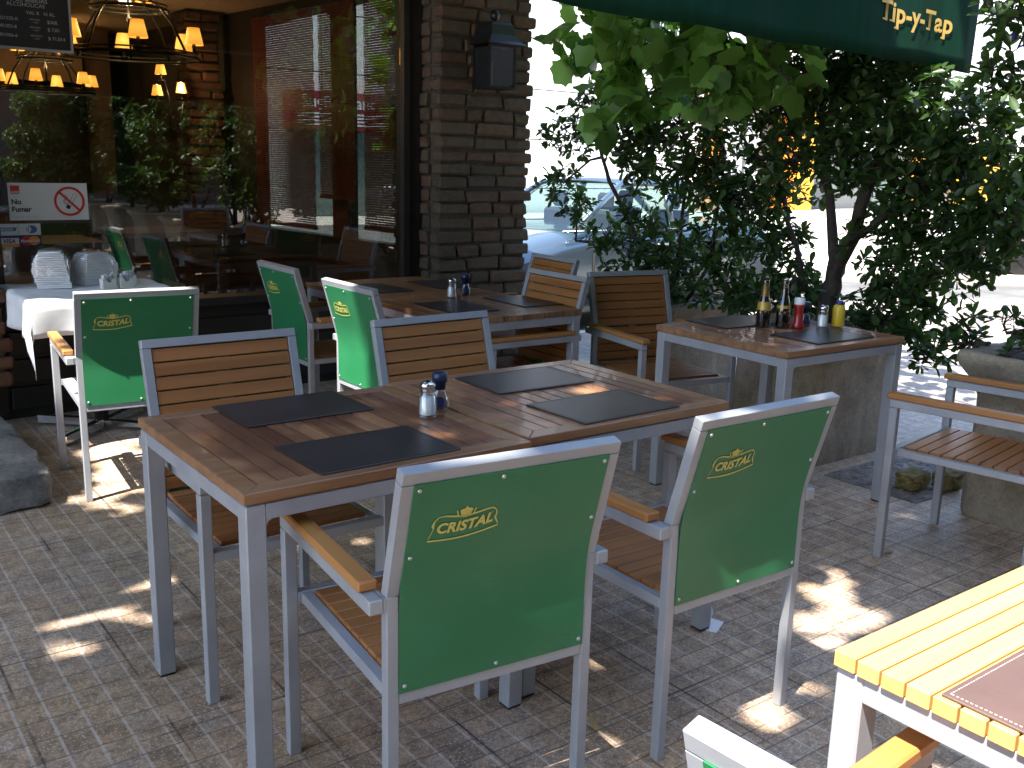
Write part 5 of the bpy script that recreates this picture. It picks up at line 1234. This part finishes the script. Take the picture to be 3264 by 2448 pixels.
# ------------------------------------------------------------------ white building across the street
bw = thing('white_building', 'white panelled building with orange portal and grey shutters across the street', 'building', (0, 23.2, -.15))
mb = MB(); ph = 1.40; pw = 4.2
for i in range(-8, 22):
    for j in range(0, 7):
        x0 = 19.71+i*pw; z0_ = .84+(j-1)*ph if j else .02
        if 26.3 < x0+pw/2 < 30.5 and j < 3: continue
        if 34.0 < x0+pw/2 < 47.0 and j < 2: continue
        mb.box(x0+.022, x0+pw-.022, 0, .10, z0_+.018, .84+j*ph-.018, bev=.006)
mb.obj('wall_panels', 'facade_white', bw)
mb = MB(); mb.box(-16, 110, .115, 6, 0, 9.95); mb.obj('backing_wall', 'facade_gray', bw)
def part(nm, mat, *a, **k):
    mb = MB(); mb.box(*a, **k); return mb.obj(nm, mat, bw)
part('portal_column', 'facade_yellow', 29.30, 30.35, -.7, -.01, 0, 4.6); part('portal_column', 'facade_orange', 28.85, 29.28, -.6, -.01, 0, 4.6); part('portal_lintel', 'facade_orange', 25.5, 28.84, -.55, -.02, 4.05, 4.55); part('cornice', 'cornice', 25.4, 28.8, -.62, -.03, 3.45, 4.0)
part('shop_window', 'facade_glass', 25.6, 27.2, .02, .08, .1, 3.4); part('shop_window', 'facade_glass', 27.3, 28.8, .02, .08, .1, 3.4); part('mullion', 'facade_gray', 27.21, 27.29, -.05, .10, 0, 3.4); part('portal_column', 'facade_orange', 25.2, 25.55, -.4, -.01, 0, 4.0)
part('shop_window', 'facade_glass', 35.2, 37.6, .02, .08, .1, 2.6); part('orange_jamb', 'facade_orange', 37.65, 38.3, -.3, .05, 0, 2.7); part('gray_panel', 'facade_gray', 38.35, 40.6, -.02, .05, 0, 2.7); part('mullion', 'facade_gray', 39.4, 39.6, -.08, -.021, 0, 2.7); part('yellow_block', 'facade_yellow', 41.2, 43.6, -.9, .05, 0, 2.75)
mb = MB()
for k in range(22): mb.box(44.0, 49.5, .0, .06, .1+k*.115, .1+k*.115+.075)
mb.obj('roller_shutter', 'facade_gray', bw)
# shop with sign seen through the side windows of the room
sh = thing('shop_front', 'dark red shop fascia with white lettering seen through the blinds', 'shop', (10.2, 22.7, 0))
mb = MB(); mb.box(0, 4.6, 0, .4, 2.1, 3.0); mb.obj('fascia', 'shop_red', sh)
lettering(sh, 'sign_white', [('SugRedbanc', .3, 2.62, .42, .008)]).location = (0, -.02, 0)
mb = MB()
for k in range(4): mb.box(.2, 4.4, -.012, -.002, 2.2+k*.085, 2.245+k*.085)
mb.obj('stripes', 'sign_white', sh)
mb = MB(); mb.box(0, 4.6, .1, .3, 0, 2.09); mb.obj('window', 'facade_glass', sh)

ob = thing('sky_block_building', 'tall plain building added behind the camera to block the sky mirrored in the window', 'building', (0, -17, -.15))  # added dark mass that keeps bright sky out of the window reflection
mb = MB(); mb.box(-30, 60, -8, 0, 0, 16); mb.obj('wall', 'tower_brown', ob)
# vine outside the side windows
shrub('leafy tree outside the side windows, seen through the blinds', [(((5.6, 8.8, -.15), (5.6, 8.8, 1.2), (5.5, 8.7, 2.6)), .05, .03)], [(5.3, 8.9, 2.3, .35, 36), (5.2, 8.5, 1.9, .35, 36), (5.5, 9.3, 1.7, .3, 24), (5.0, 8.3, 2.6, .35, 30), (5.1, 8.2, 1.5, .25, 18), (5.4, 9.0, 2.9, .4, 30)], 61, leaf=.13, mat='vine_leaf', tmpl=LOBE, tf=LOBE_F, whorl=3, name='tree', cat='tree', group=None, along=1)

for i, (x, y, s_, lb) in enumerate(((4.08, 2.33, .055, 'mossy broken brick lying left of a chair leg by the planters'), (4.22, 2.24, .05, 'mossy broken brick lying right of a chair leg by the planters'))):
    bm = bmesh.new(); bmesh.ops.create_icosphere(bm, subdivisions=4, radius=1)
    for v in bm.verts:
        c = v.co; k = (abs(c.x)**5+abs(c.y)**5+abs(c.z)**5)**(-1/5); q = c*k*(1+.18*mn.fractal(c*2+Vector((i*5, 0, 0)), 1, 2, 4)); v.co = Vector((x+q.x*s_*1.3, y+q.y*s_, max(.003, .045+q.z*.042)))
    me = bpy.data.meshes.new('brick_fragment'); bm.to_mesh(me); bm.free(); me.materials.append(MATS['moss_brick']); o = bpy.data.objects.new('brick_fragment', me); C.objects.link(o); tag(o, lb, 'brick')
